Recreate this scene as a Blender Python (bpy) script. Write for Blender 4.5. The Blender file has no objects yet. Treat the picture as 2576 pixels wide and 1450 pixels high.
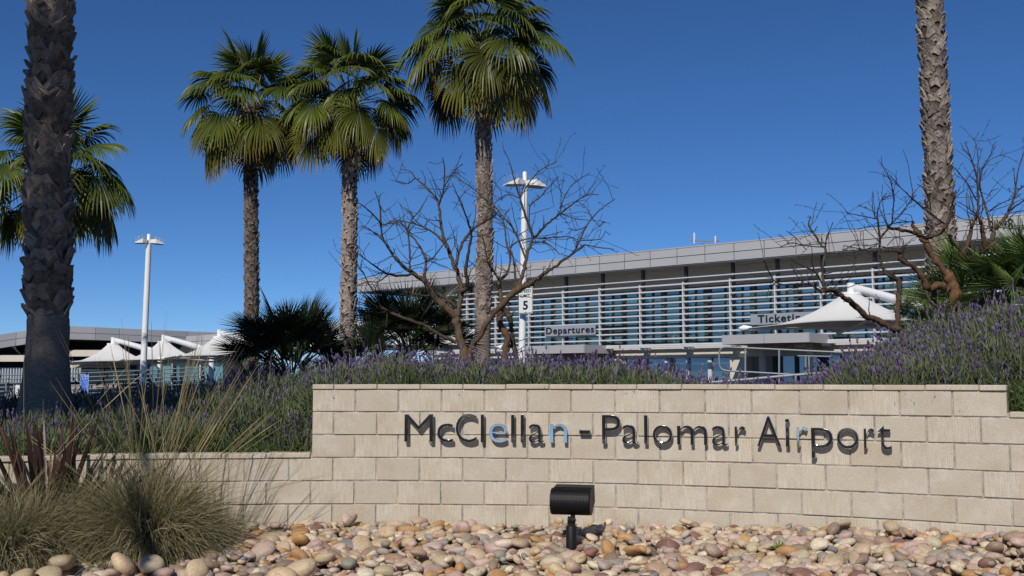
import bpy, bmesh, math
import numpy as np
from mathutils import Vector, Matrix

# ------------------------------------------------------------------ camera, sky, sun, exposure
sc = bpy.context.scene
C = sc.collection
F = 2600.0; W0, H0 = 2576.0, 1450.0          # focal length and frame in the units the photo was measured in
PITCH = math.atan(235.0 / F)
EYE = 1.70
cam = bpy.data.cameras.new('camera'); cam_o = bpy.data.objects.new('camera', cam); C.objects.link(cam_o)
cam.sensor_width = 36.0; cam.lens = 36.0 * F / W0; cam.clip_end = 3000; cam.clip_start = 0.1
cam_o.location = (0, 0, EYE); cam_o.rotation_euler = (math.pi / 2 + PITCH, 0, 0)
sc.camera = cam_o

SUN_AZ, SUN_EL = math.radians(198), math.radians(40)   # azimuth clockwise from +Y
sun_dir = Vector((math.sin(SUN_AZ) * math.cos(SUN_EL), math.cos(SUN_AZ) * math.cos(SUN_EL), math.sin(SUN_EL)))
world = bpy.data.worlds.new('World'); sc.world = world; world.use_nodes = True
wn = world.node_tree.nodes; wn.clear()
sky = wn.new('ShaderNodeTexSky'); sky.sky_type = 'NISHITA'; sky.sun_disc = False
sky.sun_elevation = SUN_EL; sky.sun_rotation = SUN_AZ
sky.altitude = 0; sky.air_density = 0.6; sky.dust_density = 0.0; sky.ozone_density = 10.0
bg = wn.new('ShaderNodeBackground'); bg.inputs['Strength'].default_value = 0.09
wo = wn.new('ShaderNodeOutputWorld')
hs = wn.new('ShaderNodeHueSaturation'); hs.inputs['Saturation'].default_value = 1.06      # the camera's vivid rendering of the whole sky
world.node_tree.links.new(sky.outputs[0], hs.inputs['Color']); world.node_tree.links.new(hs.outputs[0], bg.inputs['Color']); world.node_tree.links.new(bg.outputs[0], wo.inputs['Surface'])
sun = bpy.data.lights.new('sun', 'SUN'); sun.energy = 3.9; sun.angle = math.radians(0.53); sun.color = (1.0, 0.945, 0.86)
sun_o = bpy.data.objects.new('sun', sun); C.objects.link(sun_o)
sun_o.rotation_euler = (-sun_dir).to_track_quat('-Z', 'Y').to_euler(); sun_o.location = (-20, -40, 40)
sc.view_settings.view_transform = 'Standard'; sc.view_settings.look = 'None'
sc.view_settings.exposure = 0.0; sc.view_settings.gamma = 1.0; sc.view_settings.use_curve_mapping = False

# ------------------------------------------------------------------ helpers
ct, st = math.cos(PITCH), math.sin(PITCH)
def ray(px, py):
    u = (px - W0 / 2) / F; v = (H0 / 2 - py) / F
    return np.array([u, ct - v * st, st + v * ct])
def at(px, py, Y):
    d = ray(px, py); return np.array([0, 0, EYE]) + d * (Y / d[1])
def nrm(a):
    a = np.asarray(a, float); return a / np.maximum(np.linalg.norm(a, axis=-1, keepdims=True), 1e-9)
def sstep(a, b, x):
    t = np.clip((x - a) / (b - a), 0, 1); return t * t * (3 - 2 * t)

class MB:
    """collects vertices, faces and vertex colours, links them as one mesh"""
    def __init__(s): s.V = []; s.Fc = []; s.Cc = []; s.n = 0
    def add(s, v, f, col=None):
        v = np.asarray(v, float).reshape(-1, 3); f = np.asarray(f, int)
        s.V.append(v); s.Fc.append(f + s.n); s.n += len(v)
        if col is None: col = (1, 1, 1)
        col = np.asarray(col, float)
        s.Cc.append(np.broadcast_to(col, (len(v), 3)) if col.ndim == 1 else col)
        return s
    def box(s, c, size, ax=None, col=None):
        c = np.asarray(c, float); h = np.asarray(size, float) / 2
        q = np.array([[x, y, z] for x in (-1, 1) for y in (-1, 1) for z in (-1, 1)]) * h
        if ax is not None: q = q @ np.asarray(ax, float)      # rows of ax: local x, y, z axes
        return s.add(q + c, [[0, 1, 3, 2], [4, 6, 7, 5], [0, 4, 5, 1], [2, 3, 7, 6], [0, 2, 6, 4], [1, 5, 7, 3]], col)
    def bar(s, a, b, w, h=None, up=(0, 0, 1), col=None):
        a = np.asarray(a, float); b = np.asarray(b, float); h = h or w
        d = b - a; L = np.linalg.norm(d); x = d / L; y = nrm(np.cross(np.asarray(up, float), x)); z = np.cross(x, y)
        return s.box((a + b) / 2, (L, w, h), [x, y, z], col)
    def tube(s, pts, rad, sides=8, caps=True, col=None, wob=0, rng=None):
        p = np.asarray(pts, float); n = len(p); rad = np.broadcast_to(np.asarray(rad, float), (n,))
        d = np.gradient(p, axis=0); d = nrm(d)
        ref = np.array([0.13, 0.31, 0.94]) if abs(d[0] @ np.array([0.13, 0.31, 0.94])) < 0.9 else np.array([1.0, 0.1, 0])
        a = nrm(np.cross(d, ref)); b = np.cross(d, a)
        th = np.arange(sides) * 2 * math.pi / sides
        rr = rad[:, None] * np.ones(sides)
        if wob and rng is not None: rr = rr * (1 + wob * rng.normal(size=(n, sides)))
        v = p[:, None] + rr[..., None] * (np.cos(th)[None, :, None] * a[:, None] + np.sin(th)[None, :, None] * b[:, None])
        i = np.arange(n - 1)[:, None] * sides; j = np.arange(sides)[None]; k = (j + 1) % sides
        f = np.stack([i + j, i + k, i + sides + k, i + sides + j], -1).reshape(-1, 4)
        if col is not None and np.ndim(col) == 2: col = np.repeat(col, sides, axis=0)
        s.add(v.reshape(-1, 3), f, col)
        if caps:
            c1 = np.broadcast_to(np.asarray(col), (s.n, 3))[:1] if (col is not None and np.ndim(col) == 1) else (None if col is None else col[:1])
            for e, q in ((0, v[0][::-1]), (n - 1, v[-1])):
                cc = None if col is None else (col if np.ndim(col) == 1 else np.repeat((col[:1] if e == 0 else col[-1:]), sides + 1, axis=0))
                m = np.vstack([q, p[e][None]])
                s.add(m, [[t, (t + 1) % sides, sides] for t in range(sides)], cc)
        return s
    def lathe(s, c, prof, sides=24, col=None, axis=None):
        prof = np.asarray(prof, float); n = len(prof); th = np.arange(sides) * 2 * math.pi / sides
        v = np.stack([prof[:, :1] * np.cos(th), prof[:, :1] * np.sin(th), prof[:, 1:2] * np.ones(sides)], -1).reshape(-1, 3)
        if axis is not None: v = v @ np.asarray(axis, float)
        i = np.arange(n - 1)[:, None] * sides; j = np.arange(sides)[None]; k = (j + 1) % sides
        return s.add(v + np.asarray(c, float), np.stack([i + j, i + k, i + sides + k, i + sides + j], -1).reshape(-1, 4), col)
    def prism(s, poly, a, b, col=None):
        """poly: (n,3) points; extruded from offset a to offset b (3-vectors)"""
        p = np.asarray(poly, float); n = len(p)
        v = np.vstack([p + a, p + b, [p.mean(0) + a], [p.mean(0) + b]])
        s.add(v, [[i, (i + 1) % n, n + (i + 1) % n, n + i] for i in range(n)], col)
        s.n -= len(v); s.Fc.append(np.array([[(i + 1) % n, i, 2 * n] for i in range(n)] + [[n + i, n + (i + 1) % n, 2 * n + 1] for i in range(n)]) + s.n); s.n += len(v)
        return s
    def mesh(s, name, smooth=False, org=(0, 0, 0)):
        V = np.vstack(s.V) - np.asarray(org, float); me = bpy.data.meshes.new(name)
        tot = np.concatenate([np.full(len(f), f.shape[1]) for f in s.Fc]); li = np.concatenate([f.ravel() for f in s.Fc])
        me.vertices.add(len(V)); me.vertices.foreach_set('co', V.astype(np.float32).ravel())
        me.loops.add(len(li)); me.loops.foreach_set('vertex_index', li.astype(np.int32))
        me.polygons.add(len(tot)); stt = np.concatenate([[0], np.cumsum(tot)[:-1]])
        me.polygons.foreach_set('loop_start', stt.astype(np.int32))
        me.polygons.foreach_set('use_smooth', np.full(len(tot), smooth))
        me.update(calc_edges=True)
        cl = np.ones((len(V), 4), np.float32); cl[:, :3] = np.vstack(s.Cc)
        at_ = me.color_attributes.new('col', 'FLOAT_COLOR', 'POINT'); at_.data.foreach_set('color', cl.ravel())
        return me
    def build(s, name, mat, parent=None, smooth=False):
        org = world_loc(parent) if parent is not None else (0, 0, 0)
        me = s.mesh(name, smooth, org); me.materials.append(mat)
        o = bpy.data.objects.new(name, me); C.objects.link(o)
        if parent is not None: o.parent = parent
        return o
def world_loc(o):
    v = Vector((0, 0, 0))
    while o is not None: v += o.location; o = o.parent
    return np.array(v)
def tag(o, label, cat=None, group=None, kind=None):
    if label: o['label'] = label
    if cat: o['category'] = cat
    if group: o['group'] = group
    if kind: o['kind'] = kind
    return o
def thing(name, label, cat, loc, group=None):
    o = bpy.data.objects.new(name, None); C.objects.link(o); o.location = Vector(loc); o.empty_display_size = 0.2
    return tag(o, label, cat, group)
def inst(name, me, parent, mat4, color=None):
    """object sharing mesh data; mat4 is its world matrix"""
    o = bpy.data.objects.new(name, me); C.objects.link(o)
    m = mat4.copy()
    if parent is not None:
        o.parent = parent; m.translation = m.translation - Vector(world_loc(parent))
    o.matrix_basis = m
    if color is not None: o.color = (*color, 1)
    return o
def axes(x, y, z, loc):
    m = Matrix.Identity(4)
    for i in range(3): m[i][0] = x[i]; m[i][1] = y[i]; m[i][2] = z[i]; m[i][3] = loc[i]
    return m
def text_mesh(body, size=1.0, extrude=0.0, bevel=0.0, offset=0.0, space=1.0):
    cu = bpy.data.curves.new('lettering', 'FONT'); cu.body = body; cu.size = size; cu.extrude = extrude
    cu.bevel_depth = bevel; cu.bevel_resolution = 1; cu.offset = offset; cu.space_character = space; cu.resolution_u = 5
    ob = bpy.data.objects.new('lettering', cu)
    me = bpy.data.meshes.new_from_object(ob); bpy.data.objects.remove(ob); bpy.data.curves.remove(cu)
    return me
def bounds(me):
    a = np.empty(len(me.vertices) * 3, np.float32); me.vertices.foreach_get('co', a); a = a.reshape(-1, 3); return a.min(0), a.max(0)
def fit_text(me, x0, x1, y0=None, y1=None, box=None):
    """moves and scales the glyph mesh so that its box spans x0..x1 (and y0..y1)"""
    a = np.empty(len(me.vertices) * 3, np.float32); me.vertices.foreach_get('co', a); a = a.reshape(-1, 3)
    lo, hi = a.min(0), a.max(0)
    a[:, 0] = x0 + (a[:, 0] - lo[0]) * (x1 - x0) / (hi[0] - lo[0])
    if y0 is not None: a[:, 1] = y0 + (a[:, 1] - lo[1]) * (y1 - y0) / (hi[1] - lo[1])
    me.vertices.foreach_set('co', a.ravel()); me.update(); return me
def ribbons(mb, P, D, L, Wd, droop, prof, rng, c0, c1, side=None, kink=0.0):
    """many narrow curved blades at once"""
    n = len(P); K = len(prof); D = nrm(D); L = np.broadcast_to(L, (n,)); Wd = np.broadcast_to(Wd, (n,)); droop = np.broadcast_to(droop, (n,))
    if side is None: side = nrm(np.cross(D, nrm(rng.normal(size=(n, 3)))))
    pts = [P]; d = D.copy(); p = P.copy()
    for k in range(K - 1):
        p = p + d * (L / (K - 1))[:, None]; pts.append(p)
        d = nrm(d + np.stack([np.zeros(n), np.zeros(n), -droop], 1) / (K - 1) + kink * rng.normal(size=(n, 3)))
    pts = np.stack(pts, 1); pr = np.asarray(prof)
    w = side[:, None] * (Wd[:, None] * pr)[..., None]
    v = np.stack([pts - w, pts + w], 2).reshape(-1, 3)
    b = np.arange(n)[:, None] * 2 * K + np.arange(K - 1)[None] * 2
    f = np.stack([b, b + 1, b + 3, b + 2], -1).reshape(-1, 4)
    tt = np.linspace(0, 1, K)[None, :, None]
    col = (np.asarray(c0).reshape(-1, 1, 3) * (1 - tt) + np.asarray(c1).reshape(-1, 1, 3) * tt) * np.ones((n, 1, 1))
    mb.add(v, f, np.repeat(col, 2, axis=1).reshape(-1, 3)); return pts

# ------------------------------------------------------------------ materials
def mat(name, base=(0.5, 0.5, 0.5), rough=0.6, metal=0.0, spec=0.5, src=None, var=0.0, vscale=8.0, bump=0.0, bscale=40.0, transl=0.0, stretch=None, obj_coord=False, rand=0.0, coat=0.0):
    m = bpy.data.materials.new(name); m.use_nodes = True; nt = m.node_tree; N = nt.nodes; Lk = nt.links.new
    b = N['Principled BSDF']; b.inputs['Roughness'].default_value = rough; b.inputs['Metallic'].default_value = metal
    b.inputs['Specular IOR Level'].default_value = spec; b.inputs['Coat Weight'].default_value = coat
    out = N['Material Output']
    if src == 'col':
        a = N.new('ShaderNodeAttribute'); a.attribute_name = 'col'; col = a.outputs['Color']
    elif src == 'obj':
        a = N.new('ShaderNodeObjectInfo'); col = a.outputs['Color']
    else:
        a = N.new('ShaderNodeRGB'); a.outputs[0].default_value = (*base, 1); col = a.outputs[0]
    tc = N.new('ShaderNodeTexCoord') if obj_coord else N.new('ShaderNodeNewGeometry')
    vec = tc.outputs['Object'] if obj_coord else tc.outputs['Position']
    if stretch:
        mp = N.new('ShaderNodeMapping'); mp.inputs['Scale'].default_value = stretch; Lk(vec, mp.inputs['Vector']); vec = mp.outputs[0]
    if rand:
        oi = N.new('ShaderNodeObjectInfo'); mr = N.new('ShaderNodeMapRange'); mr.inputs['To Min'].default_value = 1 - rand; mr.inputs['To Max'].default_value = 1 + rand * 0.6
        Lk(oi.outputs['Random'], mr.inputs['Value'])
        mx = N.new('ShaderNodeMix'); mx.data_type = 'RGBA'; mx.blend_type = 'MULTIPLY'; mx.inputs[0].default_value = 1
        Lk(col, mx.inputs[6]); Lk(mr.outputs[0], mx.inputs[7]); col = mx.outputs[2]
    if var:
        no = N.new('ShaderNodeTexNoise'); no.inputs['Scale'].default_value = vscale; no.inputs['Detail'].default_value = 5; no.inputs['Roughness'].default_value = 0.65
        Lk(vec, no.inputs['Vector'])
        mr = N.new('ShaderNodeMapRange'); mr.inputs['From Min'].default_value = 0.3; mr.inputs['From Max'].default_value = 0.7
        mr.inputs['To Min'].default_value = 1 - var; mr.inputs['To Max'].default_value = 1 + var
        Lk(no.outputs['Fac'], mr.inputs['Value'])
        mx = N.new('ShaderNodeMix'); mx.data_type = 'RGBA'; mx.blend_type = 'MULTIPLY'; mx.inputs[0].default_value = 1
        Lk(col, mx.inputs[6]); Lk(mr.outputs[0], mx.inputs[7]); col = mx.outputs[2]
    Lk(col, b.inputs['Base Color'])
    if bump:
        no2 = N.new('ShaderNodeTexNoise'); no2.inputs['Scale'].default_value = bscale; no2.inputs['Detail'].default_value = 4; Lk(vec, no2.inputs['Vector'])
        bp = N.new('ShaderNodeBump'); bp.inputs['Strength'].default_value = bump; bp.inputs['Distance'].default_value = 0.01
        Lk(no2.outputs['Fac'], bp.inputs['Height']); Lk(bp.outputs[0], b.inputs['Normal'])
    if transl:
        tr = N.new('ShaderNodeBsdfTranslucent'); Lk(col, tr.inputs['Color'])
        ms = N.new('ShaderNodeMixShader'); ms.inputs[0].default_value = transl
        Lk(b.outputs[0], ms.inputs[1]); Lk(tr.outputs[0], ms.inputs[2]); Lk(ms.outputs[0], out.inputs['Surface'])
    m['_col'] = 1
    return m

def block_material():
    m = mat('split_block', (0.525, 0.458, 0.358), 0.9, spec=0.15, rand=0.09, obj_coord=False)
    nt = m.node_tree; N = nt.nodes; Lk = nt.links.new; b = N['Principled BSDF']
    old = b.inputs['Base Color'].links[0].from_socket
    tc = N.new('ShaderNodeTexCoord'); oi = N.new('ShaderNodeObjectInfo'); geo = N.new('ShaderNodeNewGeometry')
    # pale efflorescence and tan stains, in world space
    n1 = N.new('ShaderNodeTexNoise'); n1.inputs['Scale'].default_value = 5.0; n1.inputs['Detail'].default_value = 6; n1.inputs['Roughness'].default_value = 0.7; Lk(geo.outputs['Position'], n1.inputs['Vector'])
    r1 = N.new('ShaderNodeMapRange'); r1.inputs['From Min'].default_value = 0.5; r1.inputs['From Max'].default_value = 0.78; r1.inputs['To Max'].default_value = 0.6; Lk(n1.outputs['Fac'], r1.inputs['Value'])
    x1 = N.new('ShaderNodeMix'); x1.data_type = 'RGBA'; x1.inputs[7].default_value = (0.64, 0.60, 0.53, 1); Lk(r1.outputs[0], x1.inputs[0]); Lk(old, x1.inputs[6])
    n2 = N.new('ShaderNodeTexNoise'); n2.inputs['Scale'].default_value = 3.1; n2.inputs['Detail'].default_value = 4
    ad = N.new('ShaderNodeVectorMath'); ad.operation = 'ADD'; Lk(geo.outputs['Position'], ad.inputs[0]); Lk(oi.outputs['Random'], ad.inputs[1]); Lk(ad.outputs[0], n2.inputs['Vector'])
    r2 = N.new('ShaderNodeMapRange'); r2.inputs['From Min'].default_value = 0.5; r2.inputs['From Max'].default_value = 0.75; r2.inputs['To Max'].default_value = 0.55; Lk(n2.outputs['Fac'], r2.inputs['Value'])
    x2 = N.new('ShaderNodeMix'); x2.data_type = 'RGBA'; x2.inputs[7].default_value = (0.42, 0.33, 0.23, 1); Lk(r2.outputs[0], x2.inputs[0]); Lk(x1.outputs[2], x2.inputs[6])
    # grain and vertical scoring, in the block's own space
    mp = N.new('ShaderNodeMapping'); mp.inputs['Scale'].default_value = (130, 20, 5); Lk(tc.outputs['Object'], mp.inputs['Vector'])
    n3 = N.new('ShaderNodeTexNoise'); n3.inputs['Scale'].default_value = 1.0; n3.inputs['Detail'].default_value = 3; Lk(mp.outputs[0], n3.inputs['Vector'])
    n4 = N.new('ShaderNodeTexNoise'); n4.inputs['Scale'].default_value = 140; n4.inputs['Detail'].default_value = 4; Lk(geo.outputs['Position'], n4.inputs['Vector'])
    r3 = N.new('ShaderNodeMapRange'); r3.inputs['From Min'].default_value = 0.3; r3.inputs['From Max'].default_value = 0.7; r3.inputs['To Min'].default_value = 0.84; r3.inputs['To Max'].default_value = 1.13; Lk(n4.outputs['Fac'], r3.inputs['Value'])
    x3 = N.new('ShaderNodeMix'); x3.data_type = 'RGBA'; x3.blend_type = 'MULTIPLY'; x3.inputs[0].default_value = 1; Lk(x2.outputs[2], x3.inputs[6]); Lk(r3.outputs[0], x3.inputs[7])
    ms = N.new('ShaderNodeMath'); ms.operation = 'GREATER_THAN'; ms.inputs[1].default_value = 0.45; Lk(oi.outputs['Random'], ms.inputs[0])
    r4 = N.new('ShaderNodeMapRange'); r4.inputs['From Min'].default_value = 0.35; r4.inputs['From Max'].default_value = 0.65; r4.inputs['To Min'].default_value = 0.86; r4.inputs['To Max'].default_value = 1.1; Lk(n3.outputs['Fac'], r4.inputs['Value'])
    x4 = N.new('ShaderNodeMix'); x4.data_type = 'RGBA'; x4.blend_type = 'MULTIPLY'; Lk(ms.outputs[0], x4.inputs[0]); Lk(x3.outputs[2], x4.inputs[6]); Lk(r4.outputs[0], x4.inputs[7])
    Lk(x4.outputs[2], b.inputs['Base Color'])
    mm = N.new('ShaderNodeMath'); mm.operation = 'MULTIPLY'; Lk(n3.outputs['Fac'], mm.inputs[0]); Lk(ms.outputs[0], mm.inputs[1])
    ma = N.new('ShaderNodeMath'); ma.operation = 'ADD'; Lk(mm.outputs[0], ma.inputs[0]); Lk(n4.outputs['Fac'], ma.inputs[1])
    bp = N.new('ShaderNodeBump'); bp.inputs['Strength'].default_value = 0.55; bp.inputs['Distance'].default_value = 0.004; Lk(ma.outputs[0], bp.inputs['Height']); Lk(bp.outputs[0], b.inputs['Normal'])
    return m
def stone_material(name, src):
    m = mat(name, rough=0.62, spec=0.35, src=src)
    nt = m.node_tree; N = nt.nodes; Lk = nt.links.new; b = N['Principled BSDF']
    old = b.inputs['Base Color'].links[0].from_socket; geo = N.new('ShaderNodeNewGeometry')
    n1 = N.new('ShaderNodeTexNoise'); n1.inputs['Scale'].default_value = 16; n1.inputs['Detail'].default_value = 6; n1.inputs['Roughness'].default_value = 0.65; n1.inputs['Distortion'].default_value = 0.6; Lk(geo.outputs['Position'], n1.inputs['Vector'])
    r1 = N.new('ShaderNodeMapRange'); r1.inputs['From Min'].default_value = 0.56; r1.inputs['From Max'].default_value = 0.66; r1.inputs['To Max'].default_value = 0.8; Lk(n1.outputs['Fac'], r1.inputs['Value'])
    x1 = N.new('ShaderNodeMix'); x1.data_type = 'RGBA'; x1.inputs[7].default_value = (0.40, 0.22, 0.11, 1); Lk(r1.outputs[0], x1.inputs[0]); Lk(old, x1.inputs[6])
    n2 = N.new('ShaderNodeTexNoise'); n2.inputs['Scale'].default_value = 60; n2.inputs['Detail'].default_value = 6; n2.inputs['Roughness'].default_value = 0.75; Lk(geo.outputs['Position'], n2.inputs['Vector'])
    r2 = N.new('ShaderNodeMapRange'); r2.inputs['From Min'].default_value = 0.3; r2.inputs['From Max'].default_value = 0.7; r2.inputs['To Min'].default_value = 0.72; r2.inputs['To Max'].default_value = 1.25; Lk(n2.outputs['Fac'], r2.inputs['Value'])
    x2 = N.new('ShaderNodeMix'); x2.data_type = 'RGBA'; x2.blend_type = 'MULTIPLY'; x2.inputs[0].default_value = 1; Lk(x1.outputs[2], x2.inputs[6]); Lk(r2.outputs[0], x2.inputs[7])
    Lk(x2.outputs[2], b.inputs['Base Color'])
    bp = N.new('ShaderNodeBump'); bp.inputs['Strength'].default_value = 0.25; bp.inputs['Distance'].default_value = 0.006; Lk(n2.outputs['Fac'], bp.inputs['Height']); Lk(bp.outputs[0], b.inputs['Normal'])
    return m

M = {}
M['block'] = block_material()
M['mortar'] = mat('mortar', (0.38, 0.34, 0.285), 0.95, spec=0.1, var=0.5, vscale=14, bump=0.5, bscale=120)
M['stone_obj'] = stone_material('river_stone', 'obj')
M['stone_col'] = stone_material('river_stone_mass', 'col')
M['soil'] = mat('soil', (0.19, 0.15, 0.11), 0.95, spec=0.1, var=0.4, vscale=12, bump=0.8, bscale=50)
M['mulch'] = mat('mulch', (0.07, 0.05, 0.035), 0.95, spec=0.1, var=0.5, vscale=20, bump=0.8, bscale=60)
M['asphalt'] = mat('asphalt', (0.045, 0.045, 0.047), 1.0, spec=0.0, var=0.25, vscale=3)
M['concrete'] = mat('concrete', (0.36, 0.34, 0.31), 0.85, spec=0.2, var=0.15, vscale=4, bump=0.2, bscale=80)
M['paint'] = mat('road_paint', (0.75, 0.74, 0.7), 0.7, var=0.15, vscale=6)
M['dry_ground'] = mat('dry_ground', (0.20, 0.16, 0.11), 0.95, spec=0.1, var=0.3, vscale=0.6, bump=0.4, bscale=8)
M['chrome'] = mat('polished_steel', (0.55, 0.57, 0.60), 0.04, metal=1.0, var=0.06, vscale=25)
M['black'] = mat('black_powder_coat', (0.007, 0.007, 0.008), 0.55, spec=0.3, var=0.2, vscale=30)
M['white'] = mat('white_paint', (0.80, 0.80, 0.79), 0.4, spec=0.4, var=0.03, vscale=5)
M['fabric'] = mat('white_canvas', (0.78, 0.77, 0.74), 0.75, spec=0.2, var=0.03, vscale=1.5, transl=0.12)
M['panel'] = mat('grey_metal_panel', (0.43, 0.425, 0.432), 0.5, metal=0.1, rand=0.05, var=0.03, vscale=0.7)
M['joint'] = mat('panel_joint', (0.08, 0.08, 0.085), 0.8)
M['soffit'] = mat('soffit_grey', (0.30, 0.30, 0.30), 0.7, var=0.04, vscale=1)
M['stucco'] = mat('cream_stucco', (0.62, 0.56, 0.47), 0.9, spec=0.15, var=0.06, vscale=2, bump=0.15, bscale=60)
M['taupe'] = mat('taupe_stucco', (0.37, 0.33, 0.28), 0.9, spec=0.15, var=0.06, vscale=1.5)
M['dark_steel'] = mat('dark_steel', (0.045, 0.047, 0.05), 0.5, metal=0.3)
M['louver'] = mat('louver_aluminium', (0.66, 0.665, 0.67), 0.45, metal=0.2, var=0.04, vscale=2)
M['frame_white'] = mat('window_frame', (0.62, 0.63, 0.64), 0.45, metal=0.1)
M['glass'] = mat('tinted_glass', (0.19, 0.33, 0.35), 0.03, metal=0.75, spec=0.6, rand=0.35)
M['glass_blue'] = mat('blue_reflecting_glass', (0.16, 0.22, 0.30), 0.03, metal=0.8, spec=0.6, rand=0.1)
M['glass_dark'] = mat('dark_glass', (0.03, 0.045, 0.045), 0.06, metal=0.2, spec=0.6)
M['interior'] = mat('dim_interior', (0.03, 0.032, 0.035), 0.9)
M['cedar'] = mat('cedar_soffit', (0.27, 0.11, 0.05), 0.6, var=0.2, vscale=5, stretch=(1, 8, 1))
M['galv'] = mat('galvanised_steel', (0.27, 0.29, 0.30), 0.55, metal=0.3, var=0.12, vscale=30)
M['sign_face'] = mat('sign_panel_metal', (0.40, 0.42, 0.45), 0.4, metal=0.35)
M['letter_black'] = mat('black_letters', (0.012, 0.012, 0.012), 0.5)
M['sign_white'] = mat('sign_white', (0.72, 0.73, 0.71), 0.5)
M['sign_blue'] = mat('sign_blue', (0.02, 0.16, 0.68), 0.5)
M['sign_green'] = mat('sign_green', (0.03, 0.26, 0.14), 0.5)
M['ribbed_pale'] = mat('ribbed_pale_panel', (0.48, 0.56, 0.60), 0.5, var=0.05, vscale=2)
M['bark'] = mat('palm_bark', (0.075, 0.055, 0.042), 0.95, spec=0.1, var=0.35, vscale=14, bump=0.9, bscale=30, stretch=(1, 1, 2.2))
M['bark_smooth'] = mat('palm_base_bark', (0.22, 0.17, 0.135), 0.95, spec=0.1, var=0.3, vscale=20, bump=1.0, bscale=28, stretch=(1, 1, 3))
M['boot'] = mat('leaf_base', (0.29, 0.238, 0.20), 0.85, spec=0.15, rand=0.45, var=0.35, vscale=16, bump=0.6, bscale=60, stretch=(1, 1, 0.5))
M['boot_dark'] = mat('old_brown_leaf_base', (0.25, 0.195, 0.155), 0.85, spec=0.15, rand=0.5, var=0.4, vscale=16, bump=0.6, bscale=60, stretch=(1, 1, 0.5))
M['frond'] = mat('palm_frond', src='col', rough=0.42, spec=0.28, rand=0.28, transl=0.16)
M['shrub_frond'] = mat('fan_shrub_frond', src='col', rough=0.42, spec=0.45, rand=0.2, transl=0.15)
M['wood'] = mat('bare_bark', src='col', rough=0.85, spec=0.2, var=0.35, vscale=22, bump=0.7, bscale=45)
M['grass'] = mat('dry_grass', src='col', rough=0.6, spec=0.25, transl=0.25)
M['flax'] = mat('bronze_flax', src='col', rough=0.45, spec=0.4, transl=0.15)
M['lav_leaf'] = mat('lavender_leaf', src='col', rough=0.75, spec=0.15, transl=0.25)
M['lav_flower'] = mat('lavender_flower', src='col', rough=0.8, spec=0.1, transl=0.15)
M['tree_leaf'] = mat('tree_leaf', src='col', rough=0.6, spec=0.25, transl=0.2)
M['yellow'] = mat('yellow_flower', (0.75, 0.5, 0.03), 0.7)

# ------------------------------------------------------------------ the block wall's plan: a gentle arc, nearer at both ends
WX = np.linspace(-7.5, 7.5, 3001)
def wall_y(X): return 9.22 - 0.15 * X - 0.055 * X * X
WY = wall_y(WX)
WS = np.concatenate([[0], np.cumsum(np.hypot(np.diff(WX), np.diff(WY)))])
def wall_at(s):
    x = np.interp(s, WS, WX); y = wall_y(x); k = -0.15 - 0.11 * x
    t = np.array([1, k]) / math.hypot(1, k); return np.array([x, y]), t          # point, tangent (to the right)
def wall_s_of_px(px, off=0.0):
    """arc position of the wall face (moved 'off' towards the viewer) seen at photo column px"""
    u = (px - W0 / 2) / F
    g = WX + 0 * WY; k = -0.15 - 0.11 * WX; nn = np.hypot(1, k)
    xo = WX + off * k / nn; yo = WY - off / nn
    d = xo - u * yo * 1.0
    i = int(np.argmax(d > 0)); return WS[i]
CAP_TOP, CAP_H, CRS, BLK = EYE - 0.026, 0.044, 0.2032, 0.387
COURSE0 = CAP_TOP - CAP_H                                    # top of the first course of the tall part
def bed_z(X, Y):
    X = np.asarray(X, float); Y = np.asarray(Y, float)
    return 0.43 - 0.10 * (wall_y(X) - Y) + 0.035 * np.maximum(X, 0) - 0.004 * X

S_L = wall_s_of_px(787); S_R = S_L + 15 * BLK                # the tall part: fifteen blocks long

# ------------------------------------------------------------------ ground, road, banks
def sheet(name, xs, ys, zf, m, kind='structure'):
    X, Y = np.meshgrid(xs, ys); Z = zf(X, Y) if callable(zf) else np.full_like(X, zf)
    nx, ny = len(xs), len(ys); i = np.arange(ny - 1)[:, None] * nx + np.arange(nx - 1)[None]
    mb = MB(); mb.add(np.stack([X, Y, Z], -1).reshape(-1, 3), np.stack([i, i + 1, i + nx + 1, i + nx], -1).reshape(-1, 4))
    return tag(mb.build(name, m, None, True), None, None, None, kind)
sheet('ground', np.linspace(-900, 900, 13), np.linspace(-900, 1100, 13), -0.30, M['dry_ground'])
sheet('road', np.linspace(-120, 120, 9), np.linspace(-95, 0.6, 9), -0.10, M['asphalt'])  # unseen road behind the viewer, stretched back so the steel letters mirror dark asphalt
for k, (y0, y1) in enumerate(((-9.6, -9.48), (-9.36, -9.24))):
    sheet('road_marking', [-120, 120], [y0, y1], -0.096, M['paint'])
kb = MB()
for i in range(40): kb.box((-60 + i * 3 + 1.5, 0.69, -0.08), (2.99, 0.16, 0.34))
tag(kb.build('kerb', M['concrete']), None, kind='structure')
sheet('pavement', np.linspace(-60, 60, 41), [0.77, 2.6], 0.085, M['concrete'])
# bed of stones: soil sheet that follows the wall
xs = np.linspace(-7.4, 7.4, 60); tt = np.linspace(0, 1, 14)
bm_ = MB(); X = xs[None] * np.ones((14, 1)); Y = 2.6 + (wall_y(X) + 0.05 - 2.6) * tt[:, None]
Z = np.maximum(bed_z(X, Y) - 0.028, 0.06 + 0 * X)
i = np.arange(13)[:, None] * 60 + np.arange(59)[None]
bm_.add(np.stack([X, Y, Z], -1).reshape(-1, 3), np.stack([i, i + 1, i + 61, i + 60], -1).reshape(-1, 4))
bed = tag(bm_.build('cobble_bed', M['soil'], None, True), None, kind='structure')

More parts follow.
